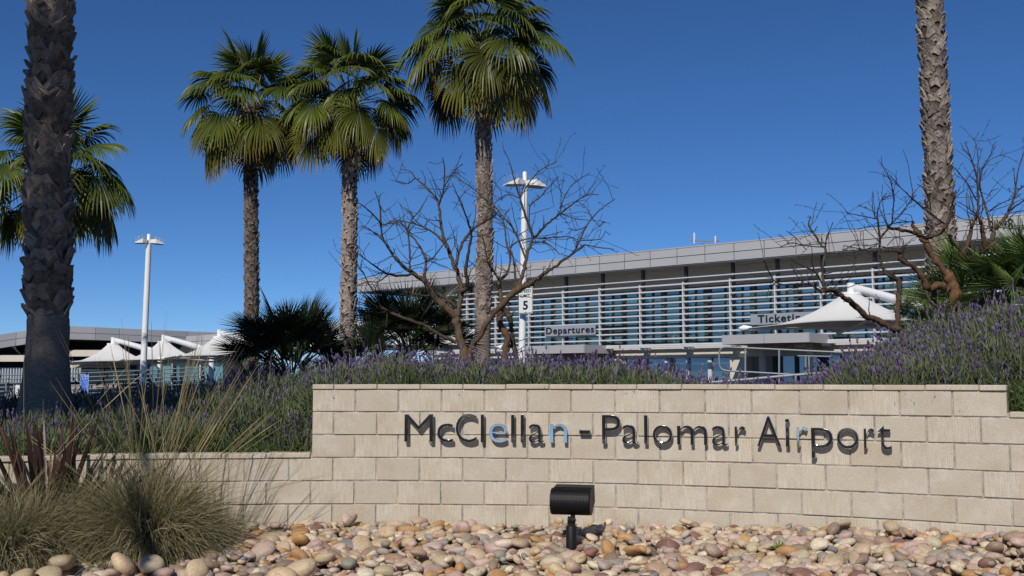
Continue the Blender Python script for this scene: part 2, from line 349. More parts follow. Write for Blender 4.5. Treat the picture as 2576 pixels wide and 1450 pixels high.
def bank_z(X, Y):
    X = np.asarray(X, float); Y = np.asarray(Y, float); dy = Y - wall_y(np.clip(X, -7, 7))
    left = 0.97 + 0.07 * np.clip(dy, 0, 6)
    mid = 1.57 + 0.0 * dy
    right = 1.40 + 0.13 * np.clip(dy, 0, 5) + 0.06 * np.clip(X - 3.7, 0, 5)
    a = sstep(-0.188, -0.168, X / np.maximum(Y, 1)); b = sstep(0.315, 0.42, X / np.maximum(Y, 1))
    z = left * (1 - a) + mid * a * (1 - b) + right * b
    f = sstep(15.5, 22, Y); return z * (1 - f) + 0.42 * f
xs = np.concatenate([np.linspace(-40, -7.6, 14), np.linspace(-7.4, 7.4, 120), np.linspace(7.6, 40, 14)]); tt = np.linspace(0, 1, 40) ** 1.3
X = xs[None] * np.ones((40, 1)); Y0 = wall_y(np.clip(xs, -7.5, 7.5)) + 0.16; Y = Y0[None] + (26 - Y0[None]) * tt[:, None]; Z = bank_z(X, Y)
b2 = MB(); n = len(xs); i = np.arange(39)[:, None] * n + np.arange(n - 1)[None]
b2.add(np.stack([X, Y, Z], -1).reshape(-1, 3), np.stack([i, i + 1, i + n + 1, i + n], -1).reshape(-1, 4))
tag(b2.build('planting_bank', M['mulch'], None, True), None, kind='structure')
sheet('parking_lot', np.linspace(-160, 160, 9), np.linspace(25.9, 220, 9), 0.41, M['asphalt'])

# ------------------------------------------------------------------ retaining wall of blocks
rng = np.random.default_rng(11)
p, t = wall_at((S_L + S_R) / 2)
wall = thing('block_wall', 'cream concrete block retaining wall with steel airport lettering, raised middle part', 'wall', (p[0], p[1], 0.3))
core = MB()
def strip(s0, s1, z0, z1, face, depth):
    ss = np.linspace(s0, s1, max(2, int((s1 - s0) / 0.1)))
    fr, bk = [], []
    for s in ss:
        q, tg = wall_at(s); nn = np.array([tg[1], -tg[0]])
        fr.append(q + nn * (-face)); bk.append(q - nn * depth)
    fr, bk = np.array(fr), np.array(bk); n = len(ss)
    V = np.vstack([np.c_[fr, np.full(n, z0)], np.c_[fr, np.full(n, z1)], np.c_[bk, np.full(n, z1)], np.c_[bk, np.full(n, z0)]])
    fs = []
    for k in range(3): fs += [[k * n + i, k * n + i + 1, (k + 1) * n + i + 1, (k + 1) * n + i] for i in range(n - 1)]
    fs += [[0, n, 2 * n, 3 * n], [n - 1, 4 * n - 1, 3 * n - 1, 2 * n - 1]]
    core.add(V, fs)
strip(S_L + 0.006, S_R - 0.006, 0.1, CAP_TOP - 0.01, 0.011, 0.195)
strip(S_L - 5.5, S_L + 0.006, 0.1, COURSE0 - 3 * CRS + CAP_H - 0.01, 0.011, 0.195)
strip(S_R - 0.006, S_R + 4.2, 0.1, COURSE0 - CRS + CAP_H - 0.01, 0.011, 0.195)
core.build('mortar', M['mortar'], wall)
def bevel_box(name, sx, sy, sz, bev, m, seg=1, jit=0.0):
    bm = bmesh.new(); bmesh.ops.create_cube(bm, size=1.0)
    bmesh.ops.scale(bm, vec=(sx, sy, sz), verts=bm.verts)
    bmesh.ops.bevel(bm, geom=list(bm.edges), offset=bev, segments=seg, affect='EDGES', profile=0.5)
    me = bpy.data.meshes.new(name); bm.to_mesh(me); bm.free(); me.materials.append(m); return me
JT = 0.012
blk_full = bevel_box('block', BLK - JT, 0.196, CRS - JT, 0.004, M['block'])
blk_half = bevel_box('block', BLK / 2 - JT, 0.196, CRS - JT, 0.004, M['block'])
cap_full = bevel_box('cap_block', BLK - 0.006, 0.21, CAP_H, 0.006, M['block'])
cap_half = bevel_box('cap_block', BLK / 2 - 0.006, 0.21, CAP_H, 0.006, M['block'])
def put(me, s, z, name):
    q, tg = wall_at(s); nn = np.array([tg[1], -tg[0], 0.0]); tg3 = np.array([tg[0], tg[1], 0.0])
    off = rng.normal() * 0.0022 - (0.006 if name == 'cap_block' else 0); s = s + rng.normal() * 0.0014; z = z + rng.normal() * 0.0011
    c = np.array([q[0], q[1], z]) - nn * (0.098 + off)
    z3 = np.array([0, 0, 1.0])
    inst(name, me, wall, axes(tg3, -nn, z3, c) @ Matrix.Rotation(rng.normal() * 0.003, 4, 'Y') @ Matrix.Rotation(rng.normal() * 0.004, 4, 'Z'))
for r in range(-0, 8):                                      # courses from the top down
    zc = COURSE0 - (r + 0.5) * CRS
    sl = S_L if r < 3 else S_L - 5.2; sr = S_R if r < 1 else S_R + 4.0
    off = 0.0 if r % 2 == 0 else BLK / 2
    s = S_L + off
    cells = []
    k0 = int(math.ceil((sl - S_L - off) / BLK - 1e-6)); k1 = int(math.floor((sr - S_L - off) / BLK + 1e-6))
    a = S_L + off + k0 * BLK
    if a - sl > 0.02 and a - sl < BLK * 0.75 and r < 3: put(blk_half, sl + BLK / 4, zc, 'block')
    for k in range(k0, k1): put(blk_full, S_L + off + (k + 0.5) * BLK, zc, 'block')
    e = S_L + off + k1 * BLK
    if sr - e > 0.1 and r < 1: put(blk_half, e + BLK / 4, zc, 'block')
put(cap_half, S_L + BLK / 4, CAP_TOP - CAP_H / 2, 'cap_block')
for k in range(14): put(cap_full, S_L + BLK * (k + 1.0), CAP_TOP - CAP_H / 2, 'cap_block')
put(cap_half, S_R - BLK / 4, CAP_TOP - CAP_H / 2, 'cap_block')
for k in range(13): put(cap_full, S_L - BLK * (k + 0.5) - 0.008, COURSE0 - 3 * CRS + CAP_H / 2, 'cap_block')
for k in range(10): put(cap_full, S_R + BLK * (k + 0.5) + 0.008, COURSE0 - CRS + CAP_H / 2, 'cap_block')

# ------------------------------------------------------------------ terminal building
ft = np.array([1.16, -1, 0]) / math.hypot(1.16, 1); fn = np.array([-1, -1.16, 0]) / math.hypot(1.16, 1); fz = np.array([0, 0, 1.0])
FP0 = np.array([12.3, 45.0, 0.0])
def fpt(s, d, z): return FP0 + ft * s - fn * d + fz * z      # s along the front, d behind the fascia, z height
def fac(px, py, d):
    r_ = ray(px, py); A = np.array([[r_[0], -ft[0]], [r_[1], -ft[1]]]); b_ = (FP0 - fn * d)[:2]
    k, s = np.linalg.solve(A, b_); return s, EYE + k * r_[2]
FAX = [ft, fn, fz]
def fbox(mb, s0, s1, d0, d1, z0, z1): return mb.box(fpt((s0 + s1) / 2, (d0 + d1) / 2, (z0 + z1) / 2), (s1 - s0, d1 - d0, z1 - z0), FAX)
GZ = 0.42
ROOF = EYE + 6.3; FH = 0.80; FBOT = ROOF - FH
SL, SR = -28.9, 20.0
term = thing('terminal_building', 'grey and glass airport terminal with white louvers across its long front', 'building', fpt(0, 0, GZ))
mb = MB(); fbox(mb, SL + 0.03, SR, 0.03, 16, FBOT + 0.01, ROOF - 0.03); roof = mb.build('roof', M['joint'], term)
pan = {}
def fpanel(s0, s1, z0, z1, d, parent, name='fascia_panel', th=0.03):
    key = (round(s1 - s0, 3), round(z1 - z0, 3), th)
    if key not in pan: pan[key] = bevel_box('fascia_panel', key[0], th, key[1], 0.004, M['panel'])
    return inst(name, pan[key], parent, axes(ft, -fn, fz, fpt((s0 + s1) / 2, d, (z0 + z1) / 2)))
s = SL
edges = [SL]
k0 = 0.17 - 1.51 * 19
while k0 < SR:
    if k0 > SL + 0.3: edges.append(k0)
    k0 += 1.51
edges.append(SR)
for a, b in zip(edges[:-1], edges[1:]):
    for z0, z1 in ((FBOT, FBOT + FH / 2), (FBOT + FH / 2, ROOF)):
        fpanel(a + 0.017, b - 0.017, z0 + 0.015, z1 - 0.015, 0, roof)
mb = MB(); fbox(mb, SL, SR, -0.03, 0.25, ROOF, ROOF + 0.05); mb.build('coping', M['panel'], roof)
mb = MB(); fbox(mb, SL, SR, 0.03, 1.5, FBOT - 0.03, FBOT + 0.006); mb.build('soffit', M['soffit'], roof)
# left return of the roof slab
mb = MB(); mb.box(fpt(SL + 0.0, 4.0, (FBOT + ROOF) / 2), (0.05, 7.9, FH), FAX); mb.build('fascia_return', M['panel'], roof)
# walls
LZ1 = EYE + 4.91; LZ0 = EYE + 1.76                            # louvers: top and bottom rail
GD = 1.5                                                      # glass plane
LD = 0.32                                                     # louver plane
SG0 = -23.5
mb = MB(); fbox(mb, SG0, SR, GD + 0.05, 15.8, GZ, FBOT); mb.build('wall', M['taupe'], term)
mb = MB(); fbox(mb, SG0, SR, GD - 0.12, GD + 0.05, LZ1 - 0.35, FBOT - 0.04); mb.build('upper_wall', M['taupe'], term)
mb = MB(); fbox(mb, SG0, SR, GD - 0.25, GD + 0.05, LZ0 - 0.62, LZ0 - 0.02); mb.build('floor_band', M['stucco'], term)
fins = [-23.4, -22.0, -19.85, -17.68, -15.3, -12.99, -10.64, -8.2, -5.75, -3.25, -1.02, 1.12, 3.42, 5.75, 8.1, 10.4, 12.7, 15.0, 17.3, 19.6]
# glass panes in three rows
zrow = [LZ0 - 0.02, LZ0 + 1.05, LZ0 + 2.1, LZ1 - 0.36]
rng = np.random.default_rng(5)
mul = []
for a, b in zip(fins[:-1], fins[1:]):
    cut = [a, a + (b - a) * 0.3, a + (b - a) * 0.64, b]
    mul += cut[:-1]
    for c0, c1 in zip(cut[:-1], cut[1:]):
        for r_ in range(3):
            me = bevel_box('window_pane', c1 - c0 - 0.05, 0.02, zrow[r_ + 1] - zrow[r_] - 0.05, 0.003, M['glass'])
            R = Matrix.Rotation(rng.normal() * 0.004, 4, 'X') @ Matrix.Rotation(rng.normal() * 0.005, 4, 'Z')
            inst('window_pane', me, term, axes(ft, -fn, fz, fpt((c0 + c1) / 2, GD, (zrow[r_] + zrow[r_ + 1]) / 2)) @ R)
for k, s in enumerate(mul):
    w = 0.16 if k % 3 == 1 and (k // 3) % 2 == 0 else 0.06
    mb = MB(); fbox(mb, s - w / 2, s + w / 2, GD - 0.10, GD + 0.04, LZ0 - 0.02, LZ1 - 0.36); mb.build('mullion', M['dark_steel'], term)
for z in zrow[1:3]:
    mb = MB(); fbox(mb, SG0, SR, GD - 0.06, GD + 0.03, z - 0.03, z + 0.03); mb.build('transom', M['dark_steel'], term)
# louvers, fins and their posts
NR = 12
for r_ in range(NR):
    z = LZ1 + (LZ0 - LZ1) * r_ / (NR - 1)
    mb = MB(); hh = 0.066 if r_ else 0.045
    fbox(mb, SG0 - 0.2, SR, LD - 0.07, LD + 0.07, z - hh / 2, z + hh / 2)
    if r_ == NR - 1: fbox(mb, SG0 - 0.2, SR, LD - 0.12, LD + 0.10, z - 0.13, z - 0.045)
    mb.build('louver', M['louver'], term)
for s in fins:
    mb = MB(); fbox(mb, s - 0.026, s + 0.026, LD - 0.08, LD + 0.08, LZ0 - 0.02, LZ1 - 0.2); mb.build('fin', M['louver'], term)
    mb = MB(); fbox(mb, s - 0.07, s + 0.07, LD + 0.2, LD + 0.36, LZ0 - 0.05, FBOT); fbox(mb, s - 0.03, s + 0.03, LD + 0.1, GD, LZ0 + 0.1, LZ0 + 0.2)
    mb.build('post', M['dark_steel'], term)
    mb = MB(); fbox(mb, s - 0.03, s + 0.03, LD - 0.1, GD - 0.24, LZ0 - 0.24, LZ0 - 0.12); mb.build('bracket', M['louver'], term)
# ground floor: blue windows between pale mullions
z_head = fac(1745, 897, GD)[1]
s_a = fac(1330, 920, GD)[0]; s_b = fac(1846, 895, GD)[0]
def ground_windows(s0, s1, n):
    st_ = (s1 - s0) / n
    for k in range(n):
        me = bevel_box('window_pane', st_ - 0.16, 0.03, z_head - GZ - 0.5, 0.003, M['glass_blue'])
        inst('window_pane', me, term, axes(ft, -fn, fz, fpt(s0 + (k + 0.5) * st_, GD - 0.02, (z_head + GZ + 0.4) / 2)) @ Matrix.Rotation(rng.normal() * 0.004, 4, 'Z'))
    for k in range(n + 1):
        mb = MB(); w = 0.19 if k % 3 == 1 else 0.13
        fbox(mb, s0 + k * st_ - w / 2, s0 + k * st_ + w / 2, GD - 0.14, GD + 0.03, GZ, z_head - 0.002); mb.build('mullion', M['frame_white'], term)
    mb = MB(); fbox(mb, s0 - 0.1, s1 + 0.1, GD - 0.16, GD + 0.03, z_head, z_head + 0.13); mb.build('window_head', M['frame_white'], term)
ground_windows(fac(1575, 905, GD)[0], s_b, 5)
ground_windows(-22.5, -16.3, 5)
mb = MB(); fbox(mb, s_b + 0.12, fac(1892, 900, GD)[0], GD - 0.6, GD + 0.03, GZ, LZ0 - 0.63); mb.build('pilaster', M['stucco'], term)
mb = MB(); fbox(mb, fac(1545, 905, GD)[0], fac(1570, 905, GD)[0], GD - 0.3, GD + 0.03, GZ, LZ0 - 0.63); mb.build('pilaster', M['stucco'], term)
# entrances with canopies
def entrance(px0, px1, ytop, ybot, dout):
    s0, z1 = fac(px0, ytop[0], -dout); s1, _ = fac(px1, ytop[1], -dout)
    z0 = fac(px0, ybot[0], -dout)[1]; z1b = z1
    mb = MB(); fbox(mb, s0 + 0.02, s1 - 0.02, -dout + 0.03, LD + 0.6, z0 + 0.05, z1 - 0.01); can = mb.build('entrance_canopy', M['joint'], term)
    m_ = (s0 + s1) / 2
    for a, b in ((s0, m_), (m_, s1)): fpanel(a + 0.01, b - 0.01, z0, z1, -dout, can, 'canopy_panel')
    mb = MB(); fbox(mb, s0 + 0.05, s1 - 0.05, -dout + 0.06, GD - 0.3, z0 + 0.02, z0 + 0.046); mb.build('cedar_ceiling', M['cedar'], can)
    mb = MB(); mb.box(fpt(s1, (GD - 0.7 - dout) / 2, (z0 + z1) / 2), (0.03, GD - 0.7 + dout - 0.04, z1 - z0), FAX); mb.build('canopy_side', M['panel'], can)
    mb = MB(); mb.box(fpt(s0, (GD - 0.7 - dout) / 2, (z0 + z1) / 2), (0.03, GD - 0.7 + dout - 0.04, z1 - z0), FAX); mb.build('canopy_side', M['panel'], can)
    for k in (0.2, 0.75):
        c = fpt(s0 + (s1 - s0) * k, -dout + 1.3, 0)
        mb = MB(); mb.tube([c + fz * (z0 - 0.16), c + fz * (z0 + 0.02)], 0.24, 20); mb.build('downlight', M['stucco'], can)
        c = fpt(s0 + (s1 - s0) * k, GD - 0.9, 0)
        mb = MB(); mb.tube([c + fz * GZ, c + fz * (z0 + 0.02)], 0.16, 20); mb.build('column', M['stucco'], term)
    # doors: dark frame with blue glass
    e0, e1 = s0 + 1.0, s1 + 1.2; zt = z_head + 0.05
    mb = MB(); fbox(mb, e0 - 0.2, e1 + 0.2, GD - 0.20, GD + 0.03, zt, z0 - 0.25); mb.build('door_head', M['dark_steel'], term)
    n = 4; st_ = (e1 - e0) / n
    for k in range(n):
        me = bevel_box('door', st_ - 0.16, 0.03, zt - GZ - 0.1, 0.003, M['glass_blue'])
        o = inst('door', me, term, axes(ft, -fn, fz, fpt(e0 + (k + 0.5) * st_, GD - 0.06, (zt + GZ) / 2)) @ Matrix.Rotation(rng.normal() * 0.004, 4, 'Z'))
    for k in range(n + 1):
        mb = MB(); fbox(mb, e0 + k * st_ - 0.08, e0 + k * st_ + 0.08, GD - 0.16, GD + 0.02, GZ, zt); mb.build('door_frame', M['dark_steel'], term)
    return s0, s1, z0, z1
entrance(1816, 2034, (844, 834), (867, 859), 1.6)
entrance(1298, 1469, (872, 864), (892, 885), 1.6)
# small flood lamp and rail at the far left end
q = fpt(fac(926, 759, 1.2)[0], 1.2, fac(926, 759, 1.2)[1])
fl = thing('flood_lamp', 'small round grey flood lamp on the far left end of the louvers', 'lamp', q - fz * 0.2)
mb = MB(); mb.tube([q - ft * 0.22, q + ft * 0.22], 0.2, 16); mb.build('lamp_head', M['panel'], fl, True)
mb = MB(); mb.bar(q - fz * 0.2, q - fz * 0.5, 0.06, up=ft); mb.bar(q - fz * 0.42 - ft * 0.3, q - fz * 0.42 + ft * 2.4, 0.06); mb.build('arm', M['louver'], fl)
# antenna
ac = fpt(fac(1768, 610, 3.0)[0], 3.0, ROOF)
an = thing('roof_antenna', 'white panel antennas on a T-shaped mast above the roof edge', 'antenna', ac)
sx = fac(1768, 610, 3.0)[0]
def anp(px, py): s, z = fac(px, py, 3.0); return fpt(s, 3.0, z)
mb = MB(); mb.tube([anp(1770, 626), anp(1770, 603)], 0.03, 8); mb.bar(anp(1737, 605), anp(1807, 607), 0.07); mb.bar(anp(1764, 620), anp(1770, 607), 0.03); mb.build('mast', M['galv'], an)
for a in ((1747, 586, 613, 0.10), (1800, 594, 612, 0.09)):
    mb = MB(); mb.bar(anp(a[0], a[1]), anp(a[0], a[2]), a[3] * 0.55, a[3] * 0.8, up=fn); mb.build('antenna_panel', M['white'], an)
for px in (1738, 1806):
    mb = MB(); mb.tube([anp(px, 590), anp(px, 607)], 0.015, 6); mb.build('rod', M['galv'], an)

def lettering(root, body, p00, x1, size_y, up, out, matl, offset=0.0, ext=0.004, desc=False, name='letter', space=1.0, bw=None):
    """one mesh per letter laid between p00 and x1 (world points on the baseline); glyph cap height size_y"""
    me0 = text_mesh(body, 1.0, 0, 0, offset, space); lo, hi = bounds(me0); bpy.data.meshes.remove(me0)
    capm = text_mesh('H', 1.0, 0, 0, offset); cl, ch = bounds(capm); bpy.data.meshes.remove(capm)
    xd = np.asarray(x1) - np.asarray(p00); Lx = np.linalg.norm(xd); xd = xd / Lx; sx_ = Lx / (hi[0] - lo[0]); sy_ = size_y / (ch[1] - cl[1])
    pre = ''
    for chh in body:
        m0 = None
        if chh != ' ':
            me = text_mesh(chh, 1.0, 0, 0, offset); l1, _ = bounds(me)
            # pen position of this glyph: width of prefix measured with a trailing bar glyph
            a = text_mesh(pre + 'I', 1.0, 0, 0, offset, space); b_ = text_mesh('I', 1.0, 0, 0, offset); pen = bounds(a)[1][0] - bounds(b_)[1][0]
            bpy.data.meshes.remove(a); bpy.data.meshes.remove(b_); bpy.data.meshes.remove(me)
            me = text_mesh(chh, 1.0, ext / max(sx_, 1e-6), 0, offset); me.materials.append(matl)
            o3 = np.asarray(p00) + xd * (pen - lo[0]) * sx_
            inst(name, me, root, axes(xd * sx_, np.asarray(up) * sy_, np.asarray(out) * sx_, o3))
        pre += chh
def facade_sign(label, px0, px1, y0, y1, body, tx0, tx1, base, cap):
    d = LD - 0.22
    s0, z1 = fac(px0, y0[0], d); s1, _ = fac(px1, y0[1], d); z0 = fac(px0, y1, d)[1]
    r_ = thing('facade_sign', label, 'sign', fpt((s0 + s1) / 2, d, z0), 'lettered signs on the louvers')
    me = bevel_box('panel', s1 - s0, 0.05, z1 - z0, 0.006, M['sign_face']); inst('panel', me, r_, axes(ft, -fn, fz, fpt((s0 + s1) / 2, d, (z0 + z1) / 2)))
    mb = MB()
    for k in (0.2, 0.8): fbox(mb, s0 + (s1 - s0) * k - 0.03, s0 + (s1 - s0) * k + 0.03, d + 0.02, LD, (z0 + z1) / 2 - 0.03, (z0 + z1) / 2 + 0.03)
    mb.build('bracket', M['dark_steel'], r_)
    ta = fac(tx0, base, d - 0.03); tb = fac(tx1, base, d - 0.03)[0]; zc = fac(tx0, cap, d - 0.03)[1]
    lettering(r_, body, fpt(ta[0], d - 0.03, ta[1]), fpt(tb, d - 0.03, ta[1]), zc - ta[1], fz, fn, M['letter_black'], 0.026, 0.015, space=1.16)
facade_sign('grey panel reading Departures in black letters', 1371, 1498, (821.5, 813.5), 847, 'Departures', 1374, 1494.5, 841, 824)
facade_sign('grey panel reading Ticketing in black letters, partly behind the white shade sail', 1888, 2056, (791.5, 781), 818.5, 'Ticketing', 1906.5, 2031, 812, 792.5)
# street number on the fascia: dark stand-off digits
a = fac(2488, 575, -0.03); b = fac(2549, 575, -0.03)[0]
num = thing('building_number', 'dark house number 2198 on the grey fascia at the right', 'number', fpt(a[0], -0.03, FBOT + FH / 2 + 0.03))
lettering(num, '2198', fpt(a[0], -0.03, FBOT + FH / 2 - 0.10), fpt(b, -0.03, FBOT + FH / 2 - 0.10), 0.40, fz, fn, M['letter_black'], 0.0, 0.015, space=1.1, name='digit')

# ------------------------------------------------------------------ low wing at the left: curved fascia over glass and pale ribs
wing = thing('terminal_wing', 'low terminal wing with curved grey fascia and deep shaded eaves at left', 'building', at(150, 955, 66))
def curve_fascia(pts, h0, h1, Yd, name):
    """pts: photo top edge (px,py,Y); builds separate panels, two rows, following the curve"""
    pts = np.array(pts, float); out = []
    P = np.array([at(*q) for q in pts]); L = np.concatenate([[0], np.cumsum(np.linalg.norm(np.diff(P[:, :2], axis=0), axis=1))])
    n = int(L[-1] / 1.5); S = np.linspace(0, L[-1], n + 1)
    Q = np.stack([np.interp(S, L, P[:, k]) for k in range(3)], 1)
    mb = MB()
    zt = Q[:, 2]; zb = zt - np.interp(S, [0, L[-1]], [h0, h1])
    back = []
    for k in range(n):
        a, b = Q[k], Q[k + 1]; x = nrm(np.array([b[0] - a[0], b[1] - a[1], 0])); y = np.array([-x[1], x[0], 0])
        m0 = (zt[k] + zb[k]) / 2; m1 = (zt[k + 1] + zb[k + 1]) / 2
        for lo0, hi0, lo1, hi1 in ((zb[k], m0, zb[k + 1], m1), (m0, zt[k], m1, zt[k + 1])):
            g = 0.014
            c = np.array([[a[0], a[1], lo0 + g], [b[0], b[1], lo1 + g], [b[0], b[1], hi1 - g], [a[0], a[1], hi0 - g]]); c[[0, 3]] += x * g; c[[1, 2]] -= x * g
            m_ = MB(); m_.prism(c, y * 0.0, y * 0.03); m_.build('fascia_panel', M['panel'], wing)
        c = np.array([[a[0], a[1], zb[k]], [b[0], b[1], zb[k + 1]], [b[0], b[1], zt[k + 1] - 0.01], [a[0], a[1], zt[k] - 0.01]])
        mb.prism(c + y * 0.035, y * 0.0, y * Yd)
    mb.build(name, M['joint'], wing)
curve_fascia([(-160, 866, 60), (-60, 851, 62), (66, 832, 63.5), (130, 823.5, 64), (170, 820.5, 64.3), (230, 822.5, 65), (320, 827, 66.5), (415, 831, 68), (490, 834.5, 69.5), (580, 838, 71)], 0.86, 0.80, 9.0, 'wing_roof')
curve_fascia([(299, 856, 70), (350, 854, 69.8), (400, 850.5, 69.5), (485, 845, 69), (600, 836, 68), (720, 824, 67), (880, 806, 66)], 0.80, 0.86, 8.0, 'link_roof')
def wpt(px, py, Y): return at(px, py, Y)
def wbox(name, m, px0, px1, py0, py1, Y, th=0.2, parent=None):
    """upright slab facing the viewer, given by its photo box and distance"""
    a = at(px0, py1, Y); b = at(px1, py0, Y)
    mb = MB(); mb.box((a + b) / 2 + np.array([0, th / 2, 0]), (b[0] - a[0], th, b[2] - a[2])); return mb.build(name, m, parent or wing)
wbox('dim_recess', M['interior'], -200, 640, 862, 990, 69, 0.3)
wbox('eave_beam', M['stucco'], -150, 62, 894, 910, 63, 0.4)
wbox('eave_beam', M['stucco'], 160, 262, 881, 897, 65, 0.4)
wbox('eave_beam', M['stucco'], 170, 310, 918.5, 925.5, 62.5, 0.3)
k = 0
for x0, x1 in ((-60, 60), (170, 204)):
    x = x0
    while x < x1:
        a = at(x, 962, 63.5); b = at(x + 7, 925, 63.5)
        mb = MB(); mb.prism([[a[0] + .01, a[1], a[2]], [a[0] + .09, a[1] - .05, a[2]], [b[0] - .09, a[1] - .05, a[2]], [b[0] - .01, a[1], a[2]]], np.zeros(3), np.array([0, 0, b[2] - a[2]])); mb.build('ribbed_panel', M['ribbed_pale'], wing)
        x += 7
for x0, x1 in ((205, 262), (264, 340)):
    wbox('window_pane', M['glass_dark'], x0, x1, 929, 968, 63.2, 0.05)
for x0, x1 in ((366, 430), (432, 500), (502, 560)):
    wbox('window_pane', M['glass'], x0, x1, 914, 985, 64, 0.05)
for x0, x1 in ((342, 366), (500, 505), (430, 434)):
    wbox('pier', M['stucco'], x0, x1, 915, 985, 63.6, 0.4)
wbox('low_wall', M['taupe'], -200, 640, 968, 1010, 64.5, 0.3)

# ------------------------------------------------------------------ shade sails on cantilever masts
def shade_sail(label, corners, ring, zt, zr, zm, arm_end, sc_):
    ring = np.asarray(ring, float)
    r_ = thing('shade_umbrella', label, 'umbrella', (arm_end[0], arm_end[1], GZ), 'white tensile shade umbrellas')
    cs = [np.array([c[0], c[1], zt]) for c in corners]; apex = np.array([ring[0], ring[1], zr]); N = 14; K = 12
    rr = 0.30 * sc_
    # closed loop of rim points, each edge scalloped inwards
    rim = []
    for a, b in zip(cs, cs[1:] + cs[:1]):
        for k in range(N):
            t = k / N; q = a * (1 - t) + b * t; cen = apex * [1, 1, 0] + [0, 0, zt]
            q = q + (cen - q) * 0.16 * 4 * t * (1 - t); q[2] += 0.10 * sc_ * 4 * t * (1 - t); rim.append(q)
    rim = np.array(rim); n = len(rim)
    V = []
    for k in range(K + 1):
        t = k / K; ang = np.arctan2(rim[:, 1] - apex[1], rim[:, 0] - apex[0])
        top = apex + np.stack([np.cos(ang) * rr, np.sin(ang) * rr, 0 * ang], 1)
        h = (1 - t) ** 2.1                                    # concave tent profile
        q = top + (rim - top) * t; q[:, 2] = rim[:, 2] + (zr - rim[:, 2]) * h; V.append(q)
    V = np.array(V); i = np.arange(K)[:, None] * n; j = np.arange(n)[None]; kk = (j + 1) % n
    f = np.stack([i + j, i + kk, i + n + kk, i + n + j], -1).reshape(-1, 4)
    mb = MB(); mb.add(V.reshape(-1, 3), f[:, ::-1]); mb.add(V.reshape(-1, 3) - [0, 0, 0.02], f)
    m_ = len(V.reshape(-1, 3)); e = (K) * n
    mb.n -= 2 * m_; mb.Fc.append(np.array([[e + j, e + (j + 1) % n, m_ + e + (j + 1) % n, m_ + e + j] for j in range(n)]) + mb.n); mb.n += 2 * m_
    mb.build('canopy', M['fabric'], r_, True)
    mb = MB(); mb.lathe(apex, [(0.01, 0.08), (rr * 1.15, 0.06), (rr * 1.15, -0.02), (0.02, -0.04)], 24); mb.build('ring', M['white'], r_)
    mb = MB(); mb.tube([apex, [apex[0], apex[1], zm]], 0.13 * sc_, 14); mb.build('mast', M['white'], r_, True)
    ae = np.array(arm_end, float)
    mb = MB(); a0 = np.array([apex[0], apex[1], zm - 0.14 * sc_])
    pts = [a0 + (ae - a0) * t + [0, 0, 0.02 * math.sin(t * 3.1)] for t in np.linspace(0, 1, 5)]
    mb.tube(pts, np.linspace(0.14, 0.18, 5) * sc_, 14); mb.build('arm', M['white'], r_, True)
    mb = MB(); mb.tube([[ae[0], ae[1], GZ - 0.05], [ae[0], ae[1], ae[2] + 0.1]], 0.16 * sc_, 16); mb.build('column', M['white'], r_, True)
    for c in cs:
        d = nrm(c - apex * [1, 1, 0] - [0, 0, zt]); mb = MB(); mb.tube([c - d * 0.25 + [0, 0, 0.0], c + d * 0.04, c + d * 0.2], [0.05 * sc_, 0.12 * sc_, 0.03], 10); mb.build('corner_bracket', M['white'], r_, True)
        mb = MB(); mb.bar(np.array([apex[0], apex[1], zt - 0.05]), c + [0, 0, -0.03], 0.07 * sc_); mb.build('strut', M['white'], r_)
    return r_
base_c = np.array([[8.2, 36.4], [10.8, 31.3], [15.1, 34.4], [12.5, 39.5]]); base_ctr = np.array([11.65, 35.4])
shade_sail('large white shade umbrella in front of the Ticketing sign', base_c, (11.65, 35.4), EYE + 1.87, EYE + 2.97, EYE + 3.37, tuple(at(2330, 778, 36.5)), 1.0)
def far_sail(label, px, py, Y):
    c = at(px, py, Y); k = Y / 35.4 * 0.585 * 61 / Y * Y / 61
    cc = [c[:2] + (q - base_ctr) * 1.0 for q in base_c]
    e = at(px + 165 * 35.4 / Y * 1.0, py + 14, Y + 1); e = np.array([c[0] + 2.5, c[1] + 0.9, c[2] - 0.5])
    shade_sail(label, cc, c[:2], c[2] - 1.1, c[2], c[2] + 0.42, e, 1.0)
far_sail('leftmost white shade umbrella, next to the foreground palm trunk', 284.5, 867, 61)
far_sail('white shade umbrella just right of the tall white lamp post', 412, 861.6, 59)
far_sail('white shade umbrella beside the dark fan palm shrub', 552, 849.5, 56)
far_sail('white shade umbrella hidden behind the dark shrub and palm trunk', 872, 822, 50)
far_sail('white shade umbrella mostly hidden behind the bare tree', 1072, 815, 47)

# ------------------------------------------------------------------ railings
def railing(name, label, pts_list, r, posts, mtl='galv', group=None):
    q = np.array(pts_list[0][0]); rt = thing(name, label, 'railing', (q[0], q[1], GZ), group)
    for pl in pts_list:
        mb = MB(); mb.tube(pl, r, 8); mb.build('rail', M[mtl], rt, True)
    for a, b in posts:
        mb = MB(); mb.tube([a, b], r * 1.05, 8); mb.build('post', M[mtl], rt, True)
    return rt
def arcpts(pts, rad=0.3, n=5):
    """rounds the corners of a polyline"""
    P = [np.asarray(p, float) for p in pts]; out = [P[0]]
    for a, b, c in zip(P[:-2], P[1:-1], P[2:]):
        u, v = nrm(a - b), nrm(c - b)
        for t in np.linspace(0, 1, n): out.append((b + u * rad) * (1 - t) ** 2 + b * 2 * t * (1 - t) + (b + v * rad) * t * t)
    return out + [P[-1]]
Yr = 29.0
loop = arcpts([at(2120, 887, Yr - 1.2), at(1809, 872.5, Yr), at(1809, 932, Yr), at(2120, 950, Yr - 1.2)], 0.22)
